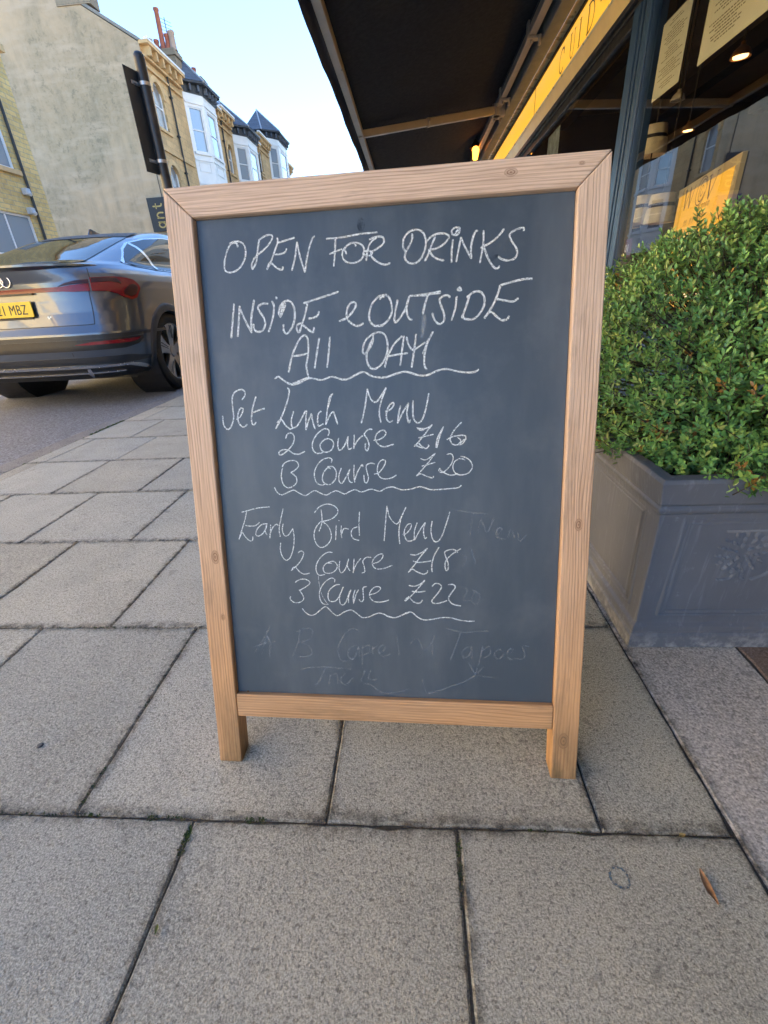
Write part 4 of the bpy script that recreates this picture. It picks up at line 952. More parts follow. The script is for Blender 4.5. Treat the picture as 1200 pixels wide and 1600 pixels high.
# tailgate plate recess, shut lines
patch_cols("shut_line", [(0, .700, .706), (.70, .700, .706), (.745, .702, .710)], M_blk, .0016, sub=8, skirt=False)
patch_cols("shut_line", [(.745, .702, .96), (.752, .705, .962)], M_blk, .0016, skirt=False)
patch_cols("shut_line", [(.772, 1.06, 1.14), (.779, 1.06, 1.14)], M_blk, .0016, skirt=False)
patch_cols("towing_eye_cover", [(.50, .452, .484), (.505, .452, .484)], M_band, .0016, skirt=False, mirror=False)
s = NT("recess_paint"); s.set(Base_Color=(.125, .14, .165), Metallic=.7, Roughness=.3, Coat_Weight=1.); M_rec = s.m
mb = MB(); V = []
def plane_pt(x, z, d=0): return (x, np.interp(z, [.70, .80, .90, .98], [.03, .06, .07, .07]) - .012 - d, z)
mb.box(-.30, .30, .045, .08, .955, .968); mb.build("plate_lamp_recess", M_blk, car)
M_plate = simple("plate_yellow", (.78, .52, .015), .35, 0, .04, 10)
pl = MB(); pl.box(-.262, .262, -.004, .004, -.060, .060)
plt = pl.build("number_plate", M_plate, car, bevel=.002); plt.location = (0, .040, .848); plt.rotation_euler = (rad(-5), 0, 0)
text_mesh("plate_text", "YD21 MBZ", .108, simple("plate_black", (.012, .012, .012), .5), Matrix.Translation((.022, -.0052, -.039)) @ Matrix.Rotation(rad(90), 4, 'X'), plt, .0006, (.745, 1.02), 'CENTER', 1.06)
mb = MB(); mb.box(-.275, .235, .0, .05, -.076, -.061); h_ = mb.build("plate_holder", M_blk, car); h_.location = (0, .046, .848)
# four overlapping ring emblem and small model badge
mb = MB()
for k in range(4):
    cx = (k - 1.5) * .066
    V = []; F = []
    for i in range(28):
        a = 2 * math.pi * i / 28
        for j in range(8):
            b = 2 * math.pi * j / 8; R_ = .041 + .0052 * math.cos(b); V.append((cx + R_ * math.cos(a), -.005 - .004 * math.sin(b) - .0012 * (k % 2), R_ * math.sin(a)))
    for i in range(28):
        for j in range(8): F.append([i * 8 + j, ((i + 1) % 28) * 8 + j, ((i + 1) % 28) * 8 + (j + 1) % 8, i * 8 + (j + 1) % 8])
    mb.add(V, F)
em = mb.build("ring_emblem", M_chrome, car, smooth=True); em.location = (0, .062, 1.062)
mb = MB()
bd = text_mesh("badge", "55 quattro", .032, M_chrome, Matrix.Rotation(rad(90), 4, 'X'), car, .002, (1.25, .9)); bd.location = (.36, .052, .765); bd.rotation_euler = (0, 0, rad(7))
# side glass with bright trim
def side_rows(name, cols, mat, off, nz=6, sub=6, edge=True):
    C2 = []
    for a, b in zip(cols, cols[1:]):
        for t in np.linspace(0, 1, sub)[:-1]: C2.append(tuple(a[i] + (b[i] - a[i]) * t for i in range(3)))
    C2.append(cols[-1])
    for sg in (1, -1):
        V = []; F = []; mb = MB()
        for y, z0, z1 in C2:
            for k in range(nz + 1): z = z0 + (z1 - z0) * k / nz; V.append((sg * (sx_(y, z) + off), y, z + off * .3))
        m = nz + 1
        for i in range(len(C2) - 1):
            for k in range(nz): F.append([i * m + k, (i + 1) * m + k, (i + 1) * m + k + 1, i * m + k + 1])
        mb.add(V, F); mb.build(name, mat, car, smooth=True)
DLO = [(.72, 1.200, 1.207), (.80, 1.182, 1.262), (.94, 1.172, 1.335), (1.12, 1.160, 1.405), (1.40, 1.154, 1.462), (1.75, 1.150, 1.500), (2.3, 1.148, 1.512), (2.75, 1.148, 1.47), (3.05, 1.148, 1.33), (3.28, 1.15, 1.18)]
side_rows("window_trim", [(y - (.03 if i == 0 else 0), a - .008, b + .009) for i, (y, a, b) in enumerate(DLO)], M_chrome, .006)
side_rows("side_window", DLO, M_cglass, .011)
for y in (1.10, 2.02):
    side_rows("window_pillar", [(y, 1.158, np.interp(y, [d[0] for d in DLO], [d[2] for d in DLO])), (y + .045, 1.158, np.interp(y + .045, [d[0] for d in DLO], [d[2] for d in DLO]))], M_blk if y > 2 else M_chrome, .014)
for y in (1.30, 2.05, 3.1):
    side_rows("shut_line", [(y, .40 if y > 1.5 else .82, 1.14), (y + .006, .40 if y > 1.5 else .82, 1.14)], M_blk, .002)
for sg in (1, -1):
    for y in (1.5, 2.4):
        xx = sx_(y, .99) + .022; mb = MB()
        mb.tube([(sg * (xx - .025), y - .10, .99), (sg * xx, y - .08, .992), (sg * xx, y + .10, .995), (sg * (xx - .025), y + .12, .995)], .013, 8)
        mb.build("door_handle", M_paint, car, smooth=True)
# fuel or charge flap outline, shark fin aerial
mb = MB(); mb.add([(-.012, 1.50, 1.543), (.012, 1.50, 1.543), (.014, 1.72, 1.582), (-.014, 1.72, 1.582), (-.003, 1.545, 1.612), (.003, 1.545, 1.612), (.002, 1.575, 1.618), (-.002, 1.575, 1.618)], [(0, 1, 5, 4), (1, 2, 6, 5), (2, 3, 7, 6), (3, 0, 4, 7), (4, 5, 6, 7)])
mb.build("aerial_fin", M_paint, car, bevel=.002)
for sg in (1, -1):
    mb = MB(); mb.lathe([(.0001, -.10), (.06, -.095), (.085, -.06), (.09, .0), (.07, .06), (.0001, .07)], (sg * 1.02, 3.05, 1.17), 'y', 14)
    mb.v = [(x, y, 1.17 + (z - 1.17) * .75) for x, y, z in mb.v]; mb.tube([(sg * .86, 3.08, 1.12), (sg * 1.0, 3.06, 1.15)], .016, 8)
    mb.build("door_mirror", M_paint, car, smooth=True)
# windscreen and head lamps for the far end
side_z = np.linspace(1.20, 1.55, 10); mb = MB(); V = []; F = []
for z in side_z:
    o, a = arc(z); tot = a[-1]
    for t in np.linspace(-1, 1, 15):
        sL = tot - abs(t) * .62 * (1 - .9 * (z - 1.2)); x = np.interp(sL, a, o[:, 0]); y = np.interp(sL, a, o[:, 1]); V.append((math.copysign(x, t), y + .005, z + .004))
for i in range(9):
    for k in range(14): F.append([i * 15 + k, i * 15 + k + 1, (i + 1) * 15 + k + 1, (i + 1) * 15 + k])
mb.add(V, F); mb.build("windscreen", M_cglass, car, smooth=True)
for sg in (1, -1):
    mb = MB(); mb.box(sg * .5, sg * .82, 4.62, 4.80, .74, .84)
    mb.build("headlight", simple("lamp_glass", (.5, .52, .55), .1, .3), car, bevel=.02)

# ================================================================== SHOP
M_navy = simple("navy_paint", (.028, .062, .13), .38, 0, .10, 6, .03)
M_darkwood = simple("black_joinery", (.016, .015, .014), .42, 0, .25, 8, .05)
M_glass = glass_pane("shop_glass", 2.7)
s = NT("yellow_sign_added_glow"); s.set(Base_Color=(.85, .50, .03), Roughness=.4, Emission_Color=(.95, .44, .02), Emission_Strength=.09); M_yellow = s.m   # faint glow added to brighten the fascia face
M_bevel = simple("gold_moulding", (.95, .70, .30), .40, 0., .08, 5)
M_pale = simple("pale_gold_edge", (.85, .74, .42), .3, .2, .05, 5)
M_alu = simple("beige_aluminium", (.50, .43, .34), .38, .55, .08, 6)
M_grey = simple("grey_powder_coat", (.17, .175, .165), .5, .2, .1, 6)
M_maroon = simple("dark_maroon_paint", (.028, .010, .010), .45, 0, .2, 6)
M_ashlar = stone_blocks("shop_sandstone", (.40, .31, .19), (.34, .26, .16), (.22, .18, .13), .62, .30, .012)
GX = 1.25
shop = empty("shop_building", (GX, 3, 0), "restaurant building with yellow fascia and large shop windows behind the bush and chalkboard", "shop")
def pshop(mb, name, mat, **k): 
    mb.v = [(x - GX, y - 3, z) for x, y, z in mb.v]; return mb.build(name, mat, shop, **k)
mb = MB()
mb.box(1.27, 7.5, -7, 9, 2.80, 9.6); mb.box(1.30, 1.5, 7.6, 9, 0, 2.79); mb.box(1.30, 1.5, -7, -3.2, 0, 2.79); mb.box(1.22, 1.45, -7, 9, 4.3, 4.42)
pshop(mb, "upper_wall", M_ashlar)
for k, y in enumerate((-5, -2, 1, 4, 7)):
    for z in (5.0, 7.6):
        mb = MB(); mb.box(1.245, 1.268, y - .55, y + .55, z - .1, z + 1.6); w_ = pshop(mb, "window", simple("white_sash", (.7, .7, .68), .5))
        mb = MB(); mb.box(1.235, 1.2445, y - .45, y - .02, z + .02, z + .72); mb.box(1.235, 1.2445, y + .02, y + .45, z + .02, z + .72); mb.box(1.235, 1.2445, y - .45, y - .02, z + .80, z + 1.5); mb.box(1.235, 1.2445, y + .02, y + .45, z + .80, z + 1.5)
        mb.v = [(a - GX, b - 3, c) for a, b, c in mb.v]; mb.build("pane", simple("dark_sash_glass", (.03, .035, .04), .05), w_)
mb = MB(); mb.box(.95, 7.6, -7.1, 9.1, 9.6, 9.78); pshop(mb, "cornice", M_ashlar)
# stall riser, sills, head beams, mullions, pilaster
mb = MB(); mb.box(1.22, 1.36, -3.2, 7.6, 0, .50); mb.box(1.19, 1.36, -3.2, 7.6, .50, .545)
for y0, y1 in ((-3.1, -.2), (.2, 3.0), (3.55, 5.4), (5.6, 7.4)):
    mb.box(1.205, 1.219, y0 + .12, y1 - .12, .10, .40)
pshop(mb, "stall_riser", M_navy, bevel=.004)
mb = MB(); mb.box(1.225, 1.30, -3.2, 7.6, 2.085, 2.15); mb.box(1.20, 1.224, -3.2, 7.6, 2.10, 2.13); mb.box(1.235, 1.29, -3.2, 7.6, 2.03, 2.084)
pshop(mb, "window_head", M_darkwood, bevel=.003)
for y, h in ((-.05, .05), (5.9, .04), (7.5, .10), (-3.1, .1)):
    mb = MB(); mb.box(1.225, 1.30, y - h, y + h, .546, 2.03); pshop(mb, "mullion", M_navy, bevel=.004)
mb = MB()
PYL, PYH = 3.165, 3.385
mb.box(1.236, 1.31, PYL, PYH, .546, 2.084)
for a, b, x in ((0, .045, 1.224), (.06, .085, 1.229), (.10, .125, 1.226), (.14, .22, 1.222)):
    mb.box(x, 1.2355, PYL + a, PYL + b, .546, 2.084)
mb.box(1.17, 1.2145, PYL - .01, PYH + .01, 0, .545) if False else None
pshop(mb, "pilaster", M_navy, bevel=.004)
for y0, y1 in ((0.0, PYL), (-3.0, -.1), (PYH, 5.86), (5.94, 7.4)):
    mb = MB(); mb.add([(1.25, y0, .546), (1.25, y1, .546), (1.25, y1, 2.03), (1.25, y0, 2.03)], [(0, 3, 2, 1)]); pshop(mb, "window_pane", M_glass)
# fascia
def extr(prof, y0, y1, mat, name, **k):
    mb = MB(); mb.prism(prof, lambda a, b, d: (a, d, b), y0, y1, along=0); return pshop(mb, name, mat, **k)
FY0, FY1 = -3.2, 8.6
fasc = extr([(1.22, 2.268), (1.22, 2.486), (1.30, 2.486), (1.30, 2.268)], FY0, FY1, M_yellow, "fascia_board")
extr([(1.245, 2.152), (1.205, 2.250), (1.212, 2.258), (1.30, 2.258), (1.30, 2.152)], FY0, FY1, M_bevel, "fascia_moulding")
extr([(1.204, 2.2505), (1.198, 2.258), (1.204, 2.2672), (1.30, 2.2672), (1.30, 2.2585), (1.213, 2.2585)], FY0, FY1, M_pale, "fascia_bead")
extr([(1.215, 2.487), (1.235, 2.500), (1.235, 2.545), (1.30, 2.545), (1.30, 2.487)], FY0, FY1, M_maroon, "fascia_recess")
extr([(1.180, 2.546), (1.180, 2.562), (1.30, 2.562), (1.30, 2.546)], FY0, FY1, M_pale, "fascia_top_bead")
extr([(1.175, 2.563), (1.150, 2.640), (1.150, 2.795), (1.30, 2.795), (1.30, 2.563)], FY0, FY1, M_maroon, "fascia_cornice")
mb = MB(); mb.box(1.2185, 1.2199, 5.63, 5.642, 2.269, 2.485); pshop(mb, "fascia_joint", M_blk)
# lettering: thin serif capitals painted on the fascia, spaced along it
mb = MB(); LZ = 2.300; LH = .145
M_sign = simple("signwriter_black", (.02, .016, .012), .5)
def fletter():
    global mb
    mb.v = [(a - GX, b - 3, c) for a, b, c in mb.v]; mb.build("fascia_letter", M_sign, fasc); mb = MB()
def fl(y, z): return (1.2178, y, z)
def fst(y0, pts, wd): ribbon(mb, [(y0 - a * LH, LZ + b * LH) for a, b in pts], wd, fl)
def oval(cx, cy, rx, ry, a0, a1, n=14): return [(cx + rx * math.cos(t), cy + ry * math.sin(t)) for t in np.linspace(a0, a1, n)]
# C, U, I, D and a raised dot
y = 4.83; fst(y, oval(.42, .5, .42, .5, .75, 5.5, 18), .012); fst(y, [(.72, .70), (.73, .98)], .012)
fletter(); y = 4.575; fst(y, [(.0, 1), (.24, 1)], .006); fst(y, [(.12, 1), (.12, .3), (.3, .02), (.52, .03), (.68, .3), (.68, 1)], .009); fst(y, [(.12, 1), (.12, .35)], .016); fst(y, [(.58, 1), (.78, 1)], .006)
fletter(); y = 4.373; fst(y, [(.0, 1), (.26, 1)], .006); fst(y, [(.13, 1), (.13, 0)], .018); fst(y, [(.0, 0), (.26, 0)], .006)
fletter(); y = 4.20; fst(y, [(.12, 1), (.12, 0)], .018); fst(y, [(.0, 1), (.3, 1), (.62, .92), (.82, .66), (.84, .4), (.66, .1), (.3, 0), (.0, 0)], .011)
fletter(); y = 3.965; fst(y, [(.0, .5), (.16, .5)], .022)
fletter()
# interior shell
M_int = simple("brown_interior", (.085, .055, .032), .8, 0, .2, 2)
mb = MB()
mb.box(1.32, 6.5, -6.9, 7.6, -.02, .03); mb.box(6.4, 6.5, -6.9, 7.6, .03, 2.76); mb.box(1.5, 6.4, 7.6, 7.75, .03, 2.76); mb.box(1.32, 6.4, -7.0, -6.9, .03, 2.76)
pshop(mb, "interior_wall", M_int)
mb = MB(); mb.box(1.305, 6.5, -6.9, 7.75, 2.762, 2.798)
pshop(mb, "interior_ceiling", simple("tan_ceiling", (.28, .19, .11), .8))
mb = MB()
for x in (1.9, 3.1, 4.3): mb.box(x, x + .14, -6.8, 7.5, 2.60, 2.76)
pshop(mb, "ceiling_beam", simple("dark_beam", (.035, .024, .016), .6))

# awning
M_canvas = simple("black_canvas", (.0038, .005, .0085), .85, 0, .25, 14, .1)
AY0, AY1 = -1.6, 9.2
aw = empty("awning", (GX, 3, 2.6), "extended black fabric awning on beige folding arms above the chalkboard and shop window", "awning")
def paw(mb, name, mat, **k):
    mb.v = [(x - GX, y - 3, z - 2.6) for x, y, z in mb.v]; return mb.build(name, mat, aw, **k)
mb = MB(); m = 16; V = []; F = []
for i in range(m + 1):
    t = i / m; x = 1.02 + (-.50 - 1.02) * t; z = 2.66 + (2.262 - 2.66) * t - .02 * math.sin(math.pi * t)
    for y in (AY0, AY1): V += [(x, y, z), (x, y, z + .004)]
for i in range(m):
    a = 4 * i; b = 4 * i + 4; F += [[a, a + 2, b + 2, b], [a + 1, b + 1, b + 3, a + 3], [a, b, b + 1, a + 1], [a + 2, a + 3, b + 3, b + 2]]
mb.add(V, F); paw(mb, "canopy", M_canvas, smooth=True, autosmooth=30)
mb = MB(); V = []; F = []; n = 90
for i in range(n + 1):
    y = AY0 + (AY1 - AY0) * i / n; sc = .012 * abs(math.sin(i * .7))
    for k, (x, z) in enumerate(((-.525, 2.262), (-.540, 2.20), (-.548, 2.125 + sc))): V += [(x + .004 * math.sin(i * .5 + k), y, z)]
for i in range(n):
    for k in range(2): F.append([3 * i + k, 3 * i + k + 1, 3 * i + 4 + k, 3 * i + 3 + k])
mb.add(V, F); v = paw(mb, "valance", simple("navy_canvas", (.022, .026, .05), .85, 0, .2, 14), smooth=True)
so_ = v.modifiers.new("solid", 'SOLIDIFY'); so_.thickness = .003
mb = MB(); mb.box(-.505, -.452, AY0, AY1, 2.195, 2.258); mb.box(-.515, -.500, AY0, AY1, 2.225, 2.262); mb.box(-.462, -.446, 4.05, AY1, 2.188, 2.206)
paw(mb, "front_bar", M_alu, bevel=.005)
mb = MB(); mb.box(.93, .985, AY0, AY1, 2.505, 2.565)
paw(mb, "torsion_bar", M_alu, bevel=.004)
mb = MB()
mb.box(1.02, 1.13, AY0, 3.85, 2.46, 2.60); mb.box(1.025, 1.13, 3.86, AY1, 2.47, 2.60)
paw(mb, "wall_rail", M_grey, bevel=.006)
mb = MB(); mb.lathe([(.045, AY0 - 2.6 + 2.6), (.045, AY1)], (1.0, 0, 2.655), 'y', 16); paw(mb, "roller", M_blk)
for y in (-1.0, 1.2, 3.4, 4.7, 5.9, 6.4):
    mb = MB(); mb.box(.915, 1.03, y - .03, y + .03, 2.485, 2.504); mb.box(.915, .929, y - .03, y + .03, 2.505, 2.59); mb.lathe([(.0001, -.02), (.012, -.018), (.012, .0)], (.955, y, 2.484), 'z', 8)
    mb.box(1.0, 1.019, y - .05, y - .02, 2.44, 2.50)
    paw(mb, "bracket", M_alu, bevel=.003)
def arm(y_in, y_out, side):
    p0 = Vector((.93, y_in, 2.49)); p1 = Vector((-.47, y_out, 2.215)); mid = p0.lerp(p1, .52) 
    d = (p1 - p0).normalized(); sd = d.cross(Vector((0, 0, 1))).normalized(); uu = sd.cross(d)
    a = MB()
    for (s0, s1, hwid, hh) in ((0, .52, .026, .034), (.525, 1.0, .023, .030)):
        q0 = p0.lerp(p1, s0); q1 = p0.lerp(p1, s1)
        a.prism([(-hwid, -hh), (hwid, -hh), (hwid, hh), (-hwid, hh)], lambda u, v, t: tuple(q0.lerp(q1, t) + sd * u + uu * v), 0, 1)
    o = paw(a, "folding_arm", M_alu, bevel=.006)
    joints = [MB(), MB(), MB()]; b = joints[0]
    b.lathe([(.0001, -.05), (.042, -.05), (.042, .05), (.0001, .05)], tuple(p0), 'z', 14); joints[1].lathe([(.0001, -.03), (.03, -.03), (.03, .03), (.0001, .03)], tuple(p1), 'z', 12)
    joints[2].tube([p0.lerp(p1, .515), p0.lerp(p1, .53)], .040, 10)
    b.box(.91, 1.02, y_in - .03, y_in + .05, 2.44, 2.53)
    for b in joints: b.v = [(x - GX, y - 3, z - 2.6) for x, y, z in b.v]; b.build("arm_joint", M_alu, o)
arm(6.15, 5.50, 1); arm(-.6, .1, -1)

# wall lantern beyond the awning
M_flame = emit("lamp_glow", (1.0, .30, .03), .9)
lan = empty("wall_lantern", (.89, 7.55, 2.36), "small warm lit lantern hanging below the far end of the awning", "lantern")
mb = MB(); mb.lathe([(.0001, .02), (.03, .02), (.052, .13), (.03, .16), (.0001, .17)], n=8); mb.build("lamp_shade", M_flame, lan)
mb = MB(); mb.lathe([(.082, .15), (.085, .165), (.03, .215), (.008, .25), (.0001, .26)], n=8); mb.tube([(0, 0, .25), (0, 0, .31), (.1, 0, .335), (.27, 0, .335)], .010, 6)
for k in range(4):
    a = math.pi / 4 + k * math.pi / 2; mb.tube([(.053 * math.cos(a), .053 * math.sin(a), -.005), (.079 * math.cos(a), .079 * math.sin(a), .15)], .004, 4)
mb.build("lantern_frame", M_blk, lan)

# sheets and boards in the window
M_paper = simple("cream_paper", (.66, .60, .46), .8, 0, .06, 4)
M_ink = simple("brown_ink", (.20, .16, .11), .8)
def menu(y0, y1, z0, z1, label, rows, seed, cols=1):
    o = MB(); X = 1.263; o.box(X, X + .002, y0, y1, z0, z1); o.v = [(a - X, b - y0, c - z0) for a, b, c in o.v]
    sh = o.build("menu_sheet", M_paper); sh.location = (X, y0, z0); tag(sh, label, "menu", "menus behind the shop window")
    r = random.Random(seed); t = MB(); H = z1 - z0; W_ = y1 - y0
    for i in range(rows):
        z = H * (.93 - .86 * i / rows)
        if i in (2, 9, 15, 22): continue
        for c in range(cols):
            cw = W_ / cols; cy = W_ - cw * (c + .5); L = cw * r.uniform(.25, .78)
            x = cy + L / 2
            while x > cy - L / 2:
                l = r.uniform(.006, .022); t.box(-.0006, -.0002, max(.008, x - l), x, z, z + H * .011); x -= l + r.uniform(.003, .006)
    t.build("printed_lines", M_ink, sh)
menu(2.815, 3.075, 1.605, 1.90, "narrow cream menu sheet in the window next to the navy post", 26, 1)
menu(2.02, 2.665, 1.605, 2.00, "large cream menu sheet in the window at the top right corner", 30, 2, 2)
o = MB(); o.box(1.262, 1.264, 4.80, 5.16, 1.62, 1.985); nt_ = o.build("notice", simple("mottled_notice", (.30, .32, .32), .7, 0, .5, 14)); tag(nt_, "pale mottled notice in the far window under the yellow fascia", "notice")
o = MB(); o.box(1.262, 1.264, 3.13 - .11, 3.12 - .01, .905, 1.0); st_ = o.build("window_sticker", simple("plum_sticker", (.10, .04, .09), .6)); tag(st_, "small plum sticker low in the window beside the navy post", "sticker")
text_mesh("printed_lines", "01", .055, simple("sticker_white", (.8, .8, .8), .6), Matrix.Translation((1.2612, 3.105, .935)) @ Matrix.Rotation(rad(-90), 4, 'Z') @ Matrix.Rotation(rad(90), 4, 'X'), st_, .0004)

# yellow bar sign standing just inside the glass, turned a little towards the room
s = NT("amber_panel_added_glow"); s.set(Base_Color=(.80, .42, .02), Roughness=.5, Emission_Color=(.9, .42, .02), Emission_Strength=.06); M_amber = s.m  # weak emission added so the amber panel looks brighter
TLv, TRv = Vector((1.498, 2.967, 1.231)), Vector((1.36, 2.345, 1.231))
ud = (TRv - TLv).normalized(); nd = Vector((ud.y, -ud.x, 0));  nd = nd if nd.x < 0 else -nd
ys = empty("bar_sign", (0, 0, 0), "yellow sign board with a beige border and black monogram behind the shop window", "sign")
ys.matrix_world = Matrix(((ud.x, -nd.x, 0, TLv.x), (ud.y, -nd.y, 0, TLv.y), (0, 0, 1, TLv.z), (0, 0, 0, 1)))
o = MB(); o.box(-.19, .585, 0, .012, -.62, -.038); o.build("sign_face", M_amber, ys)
o = MB(); o.box(-.22, .635, .002, .02, -.037, 0); o.box(.586, .635, .002, .02, -.62, -.038); o.build("sign_border", simple("beige_border", (.50, .36, .16), .5), ys)
o = MB()
def sg_(pts, wd, sl=.18): ribbon(o, [(a + (b + .12) * sl, b) for a, b in pts], wd, lambda a, b: (a, -.0009, b))
for x0 in (-.075,):
    sg_([(x0, -.022), (x0 + .035, -.115)], .013); sg_([(x0 + .035, -.115), (x0 + .075, -.022)], .005); sg_([(x0 + .075, -.022), (x0 + .11, -.115)], .013); sg_([(x0 + .11, -.115), (x0 + .15, -.022)], .005)
sg_([(x + .19, z - .066) for x, z in oval(0, 0, .070, .058, 0, 6.3, 20)], .005); sg_([(x + .205, z - .066) for x, z in oval(0, 0, .045, .045, .4, 6.0, 16)], .005); sg_([(x + .20, z - .066) for x, z in oval(0, 0, .018, .022, .4, 6.0, 10)], .004)
sg_([(.285, -.022), (.325, -.115)], .014); sg_([(.325, -.115), (.385, -.018)], .005); sg_([(.268, -.022), (.305, -.022)], .004); sg_([(.365, -.018), (.40, -.018)], .004)
for i, x in enumerate((.205, .255, .285, .315, .345)):
    if i == 0: sg_([(x, -.118), (x + .014, -.145)], .005); sg_([(x + .014, -.145), (x + .03, -.118)], .003)
    else: sg_([(x, -.128), (x, -.145)], .004); sg_([(x, -.130), (x + .014, -.128), (x + .016, -.145)], .003)
for i, x in enumerate((.225, .265, .30)):
    sg_([(x, -.165), (x, -.195)], .005); sg_([(x, -.166), (x + .018, -.172), (x, -.180), (x + .022, -.195)], .0035)
for x in (.02, .05, .12, .16): sg_([(x, -.17), (x, -.198)], .004); sg_([(x, -.184), (x + .014, -.172), (x + .016, -.198)], .003)
o.build("monogram", simple("sign_ink", (.05, .02, .01), .6), ys)
# lamps hanging inside
M_bulb = emit("warm_bulb", (1.0, .55, .20), .55)
M_shade = simple("bronze_shade", (.22, .11, .05), .35, .7); M_wshade = simple("pale_shade", (.55, .5, .45), .5)
def pendant(x, y, z, r, mat, label, lit):
    p_ = empty("pendant_lamp", (x, y, z), label, "lamp", "lamps hanging in the restaurant")
    o = MB(); o.lathe([(r, 0), (r * .97, r * .25), (r * .75, r * .65), (r * .35, r * .95), (.012, r * 1.05), (.012, r * 1.3)], n=20); o.lathe([(r * .96, .004), (r * .9, r * .25), (r * .6, r * .6), (.01, r * .9)], n=20)
    o.build("lamp_shade", mat, p_, smooth=True, autosmooth=50)
    o = MB(); o.lathe([(.0001, -.002), (r * .7, .0), (r * .74, .012), (.0001, .014)], n=18); o.build("bulb", M_bulb if lit else M_wshade, p_)
    o = MB(); o.tube([(0, 0, r * 1.2), (0, 0, 2.765 - z)], .005, 6); o.build("flex", M_blk, p_)
pendant(1.9, 3.52, 1.895, .052, M_shade, "glowing bronze pendant lamp below the large menu sheet", True)
pendant(1.9, 4.19, 1.91, .046, M_wshade, "pale unlit dome pendant lamp below the narrow menu sheet", False)
pendant(1.9, 3.96, 1.68, .040, M_shade, "small lit pendant lamp hanging lowest in the reflection of the dark awning", True)
M_drum = simple("cream_drum", (.80, .68, .50), .8, 0, .15, 20); M_band2 = simple("dark_band", (.03, .02, .015), .7)
for i, (x, y, z, lab) in enumerate(((1.9, 4.47, 1.66, "cream two-tier drum shade hanging higher, right of the navy post"), (1.9, 4.88, 1.69, "cream two-tier drum shade hanging higher, half hidden by the navy post"), (1.9, 4.70, 1.20, "cream two-tier drum shade hanging lower, half hidden by the navy post"), (1.9, 4.46, 1.21, "cream two-tier drum shade hanging lower, just right of the navy post"), (1.9, 4.14, 1.17, "cream two-tier drum shade hanging lower, nearest the yellow sign"))):
    d_ = empty("drum_shade", (x, y, z), lab, "lamp shade", "drum shades in the restaurant")
    o = MB(); o.lathe([(.105, 0), (.095, .10), (.085, .10), (.095, 0)], n=26); o.lathe([(.09, .125), (.082, .185), (.072, .185), (.08, .125)], n=26); o.build("shade", M_drum, d_, smooth=True, autosmooth=30)
    o = MB(); o.lathe([(.086, .1005), (.084, .1245), (.07, .1245), (.07, .1005)], n=26); o.tube([(0, 0, .15), (0, 0, 2.765 - z)], .005, 6); o.tube([(-.08, 0, .15), (.08, 0, .15)], .004, 5); o.build("band", M_band2, d_)
    o = MB(); o.lathe([(.0001, .035), (.012, .04), (.015, .055), (.0001, .075)], n=10); o.build("bulb", M_bulb, d_)

# ================================================================== STREET BEYOND
XB = -14.0
M_yst = stone_blocks("yellow_sandstone", (.62, .40, .185), (.50, .315, .145), (.34, .24, .12), .75, .32, .012, dirt=.45)
M_yband = simple("dressed_sandstone", (.58, .38, .18), .85, 0, .25, 1.5, .1)
M_brick = stone_blocks("buff_brick", (.68, .46, .17), (.50, .33, .115), (.34, .28, .19), .45, .15, .014, dirt=.25)
M_slateroof = stone_blocks("roof_slates", (.10, .115, .14), (.075, .085, .11), (.04, .045, .055), .45, .22, .012, dirt=.2)
M_white = simple("white_timber", (.72, .71, .69), .5, 0, .05, 2)
M_lead2 = simple("dark_eaves", (.035, .038, .045), .6)
M_pipe = simple("cast_iron_pipe", (.02, .02, .02), .5)
M_chim = stone_blocks("chimney_stone", (.26, .20, .13), (.20, .16, .11), (.14, .11, .08), .5, .25, .01)
M_pot = simple("terracotta", (.36, .11, .06), .8); M_pot2 = simple("buff_pot", (.42, .30, .22), .8)
s = NT("street_window_glass"); s.set(Base_Color=(.20, .22, .24), Roughness=.04); s.b.inputs['Specular IOR Level'].default_value = 1.; s.b.inputs['Coat Weight'].default_value = 1.; M_wglass = s.m

# weathered cement render of the big gable
s = NT("cement_render"); p = s.geo(); sx = s.n("ShaderNodeSeparateXYZ"); s.l(p, sx.inputs[0])
n1 = s.noise(p, .22, 6, .68, .6); n2 = s.noise(s.mapping(p, (1.6, 1, .22)), 1., 6, .65); n3 = s.noise(p, 3.2, 6, .7); n4 = s.noise(s.mapping(p, (.5, 1, 2.2), (3, 0, 1)), 1., 5, .6)
col = s.mix(s.ramp(n1, [(.35, 0.), (.65, 1.)]), (.47, .335, .205), (.31, .24, .15))
col = s.mix(s.ramp(n2, [(.44, 0.), (.68, .8)]), col, (.25, .20, .13))
col = s.mix(s.ramp(n4, [(.48, 0.), (.66, .75)]), col, (.45, .34, .23))
col = s.mix(s.ramp(n3, [(.30, .35), (.48, 0.)]), col, (.42, .35, .26))
col = s.mix(s.math('MULTIPLY', s.ramp(n3, [(.52, 0.), (.62, .6)]), s.ramp(n1, [(.45, 0.), (.6, 1.)])), col, (.17, .15, .10))
s.set(Base_Color=col, Roughness=.92); s.bump(n3, .35, .05); M_render = s.m

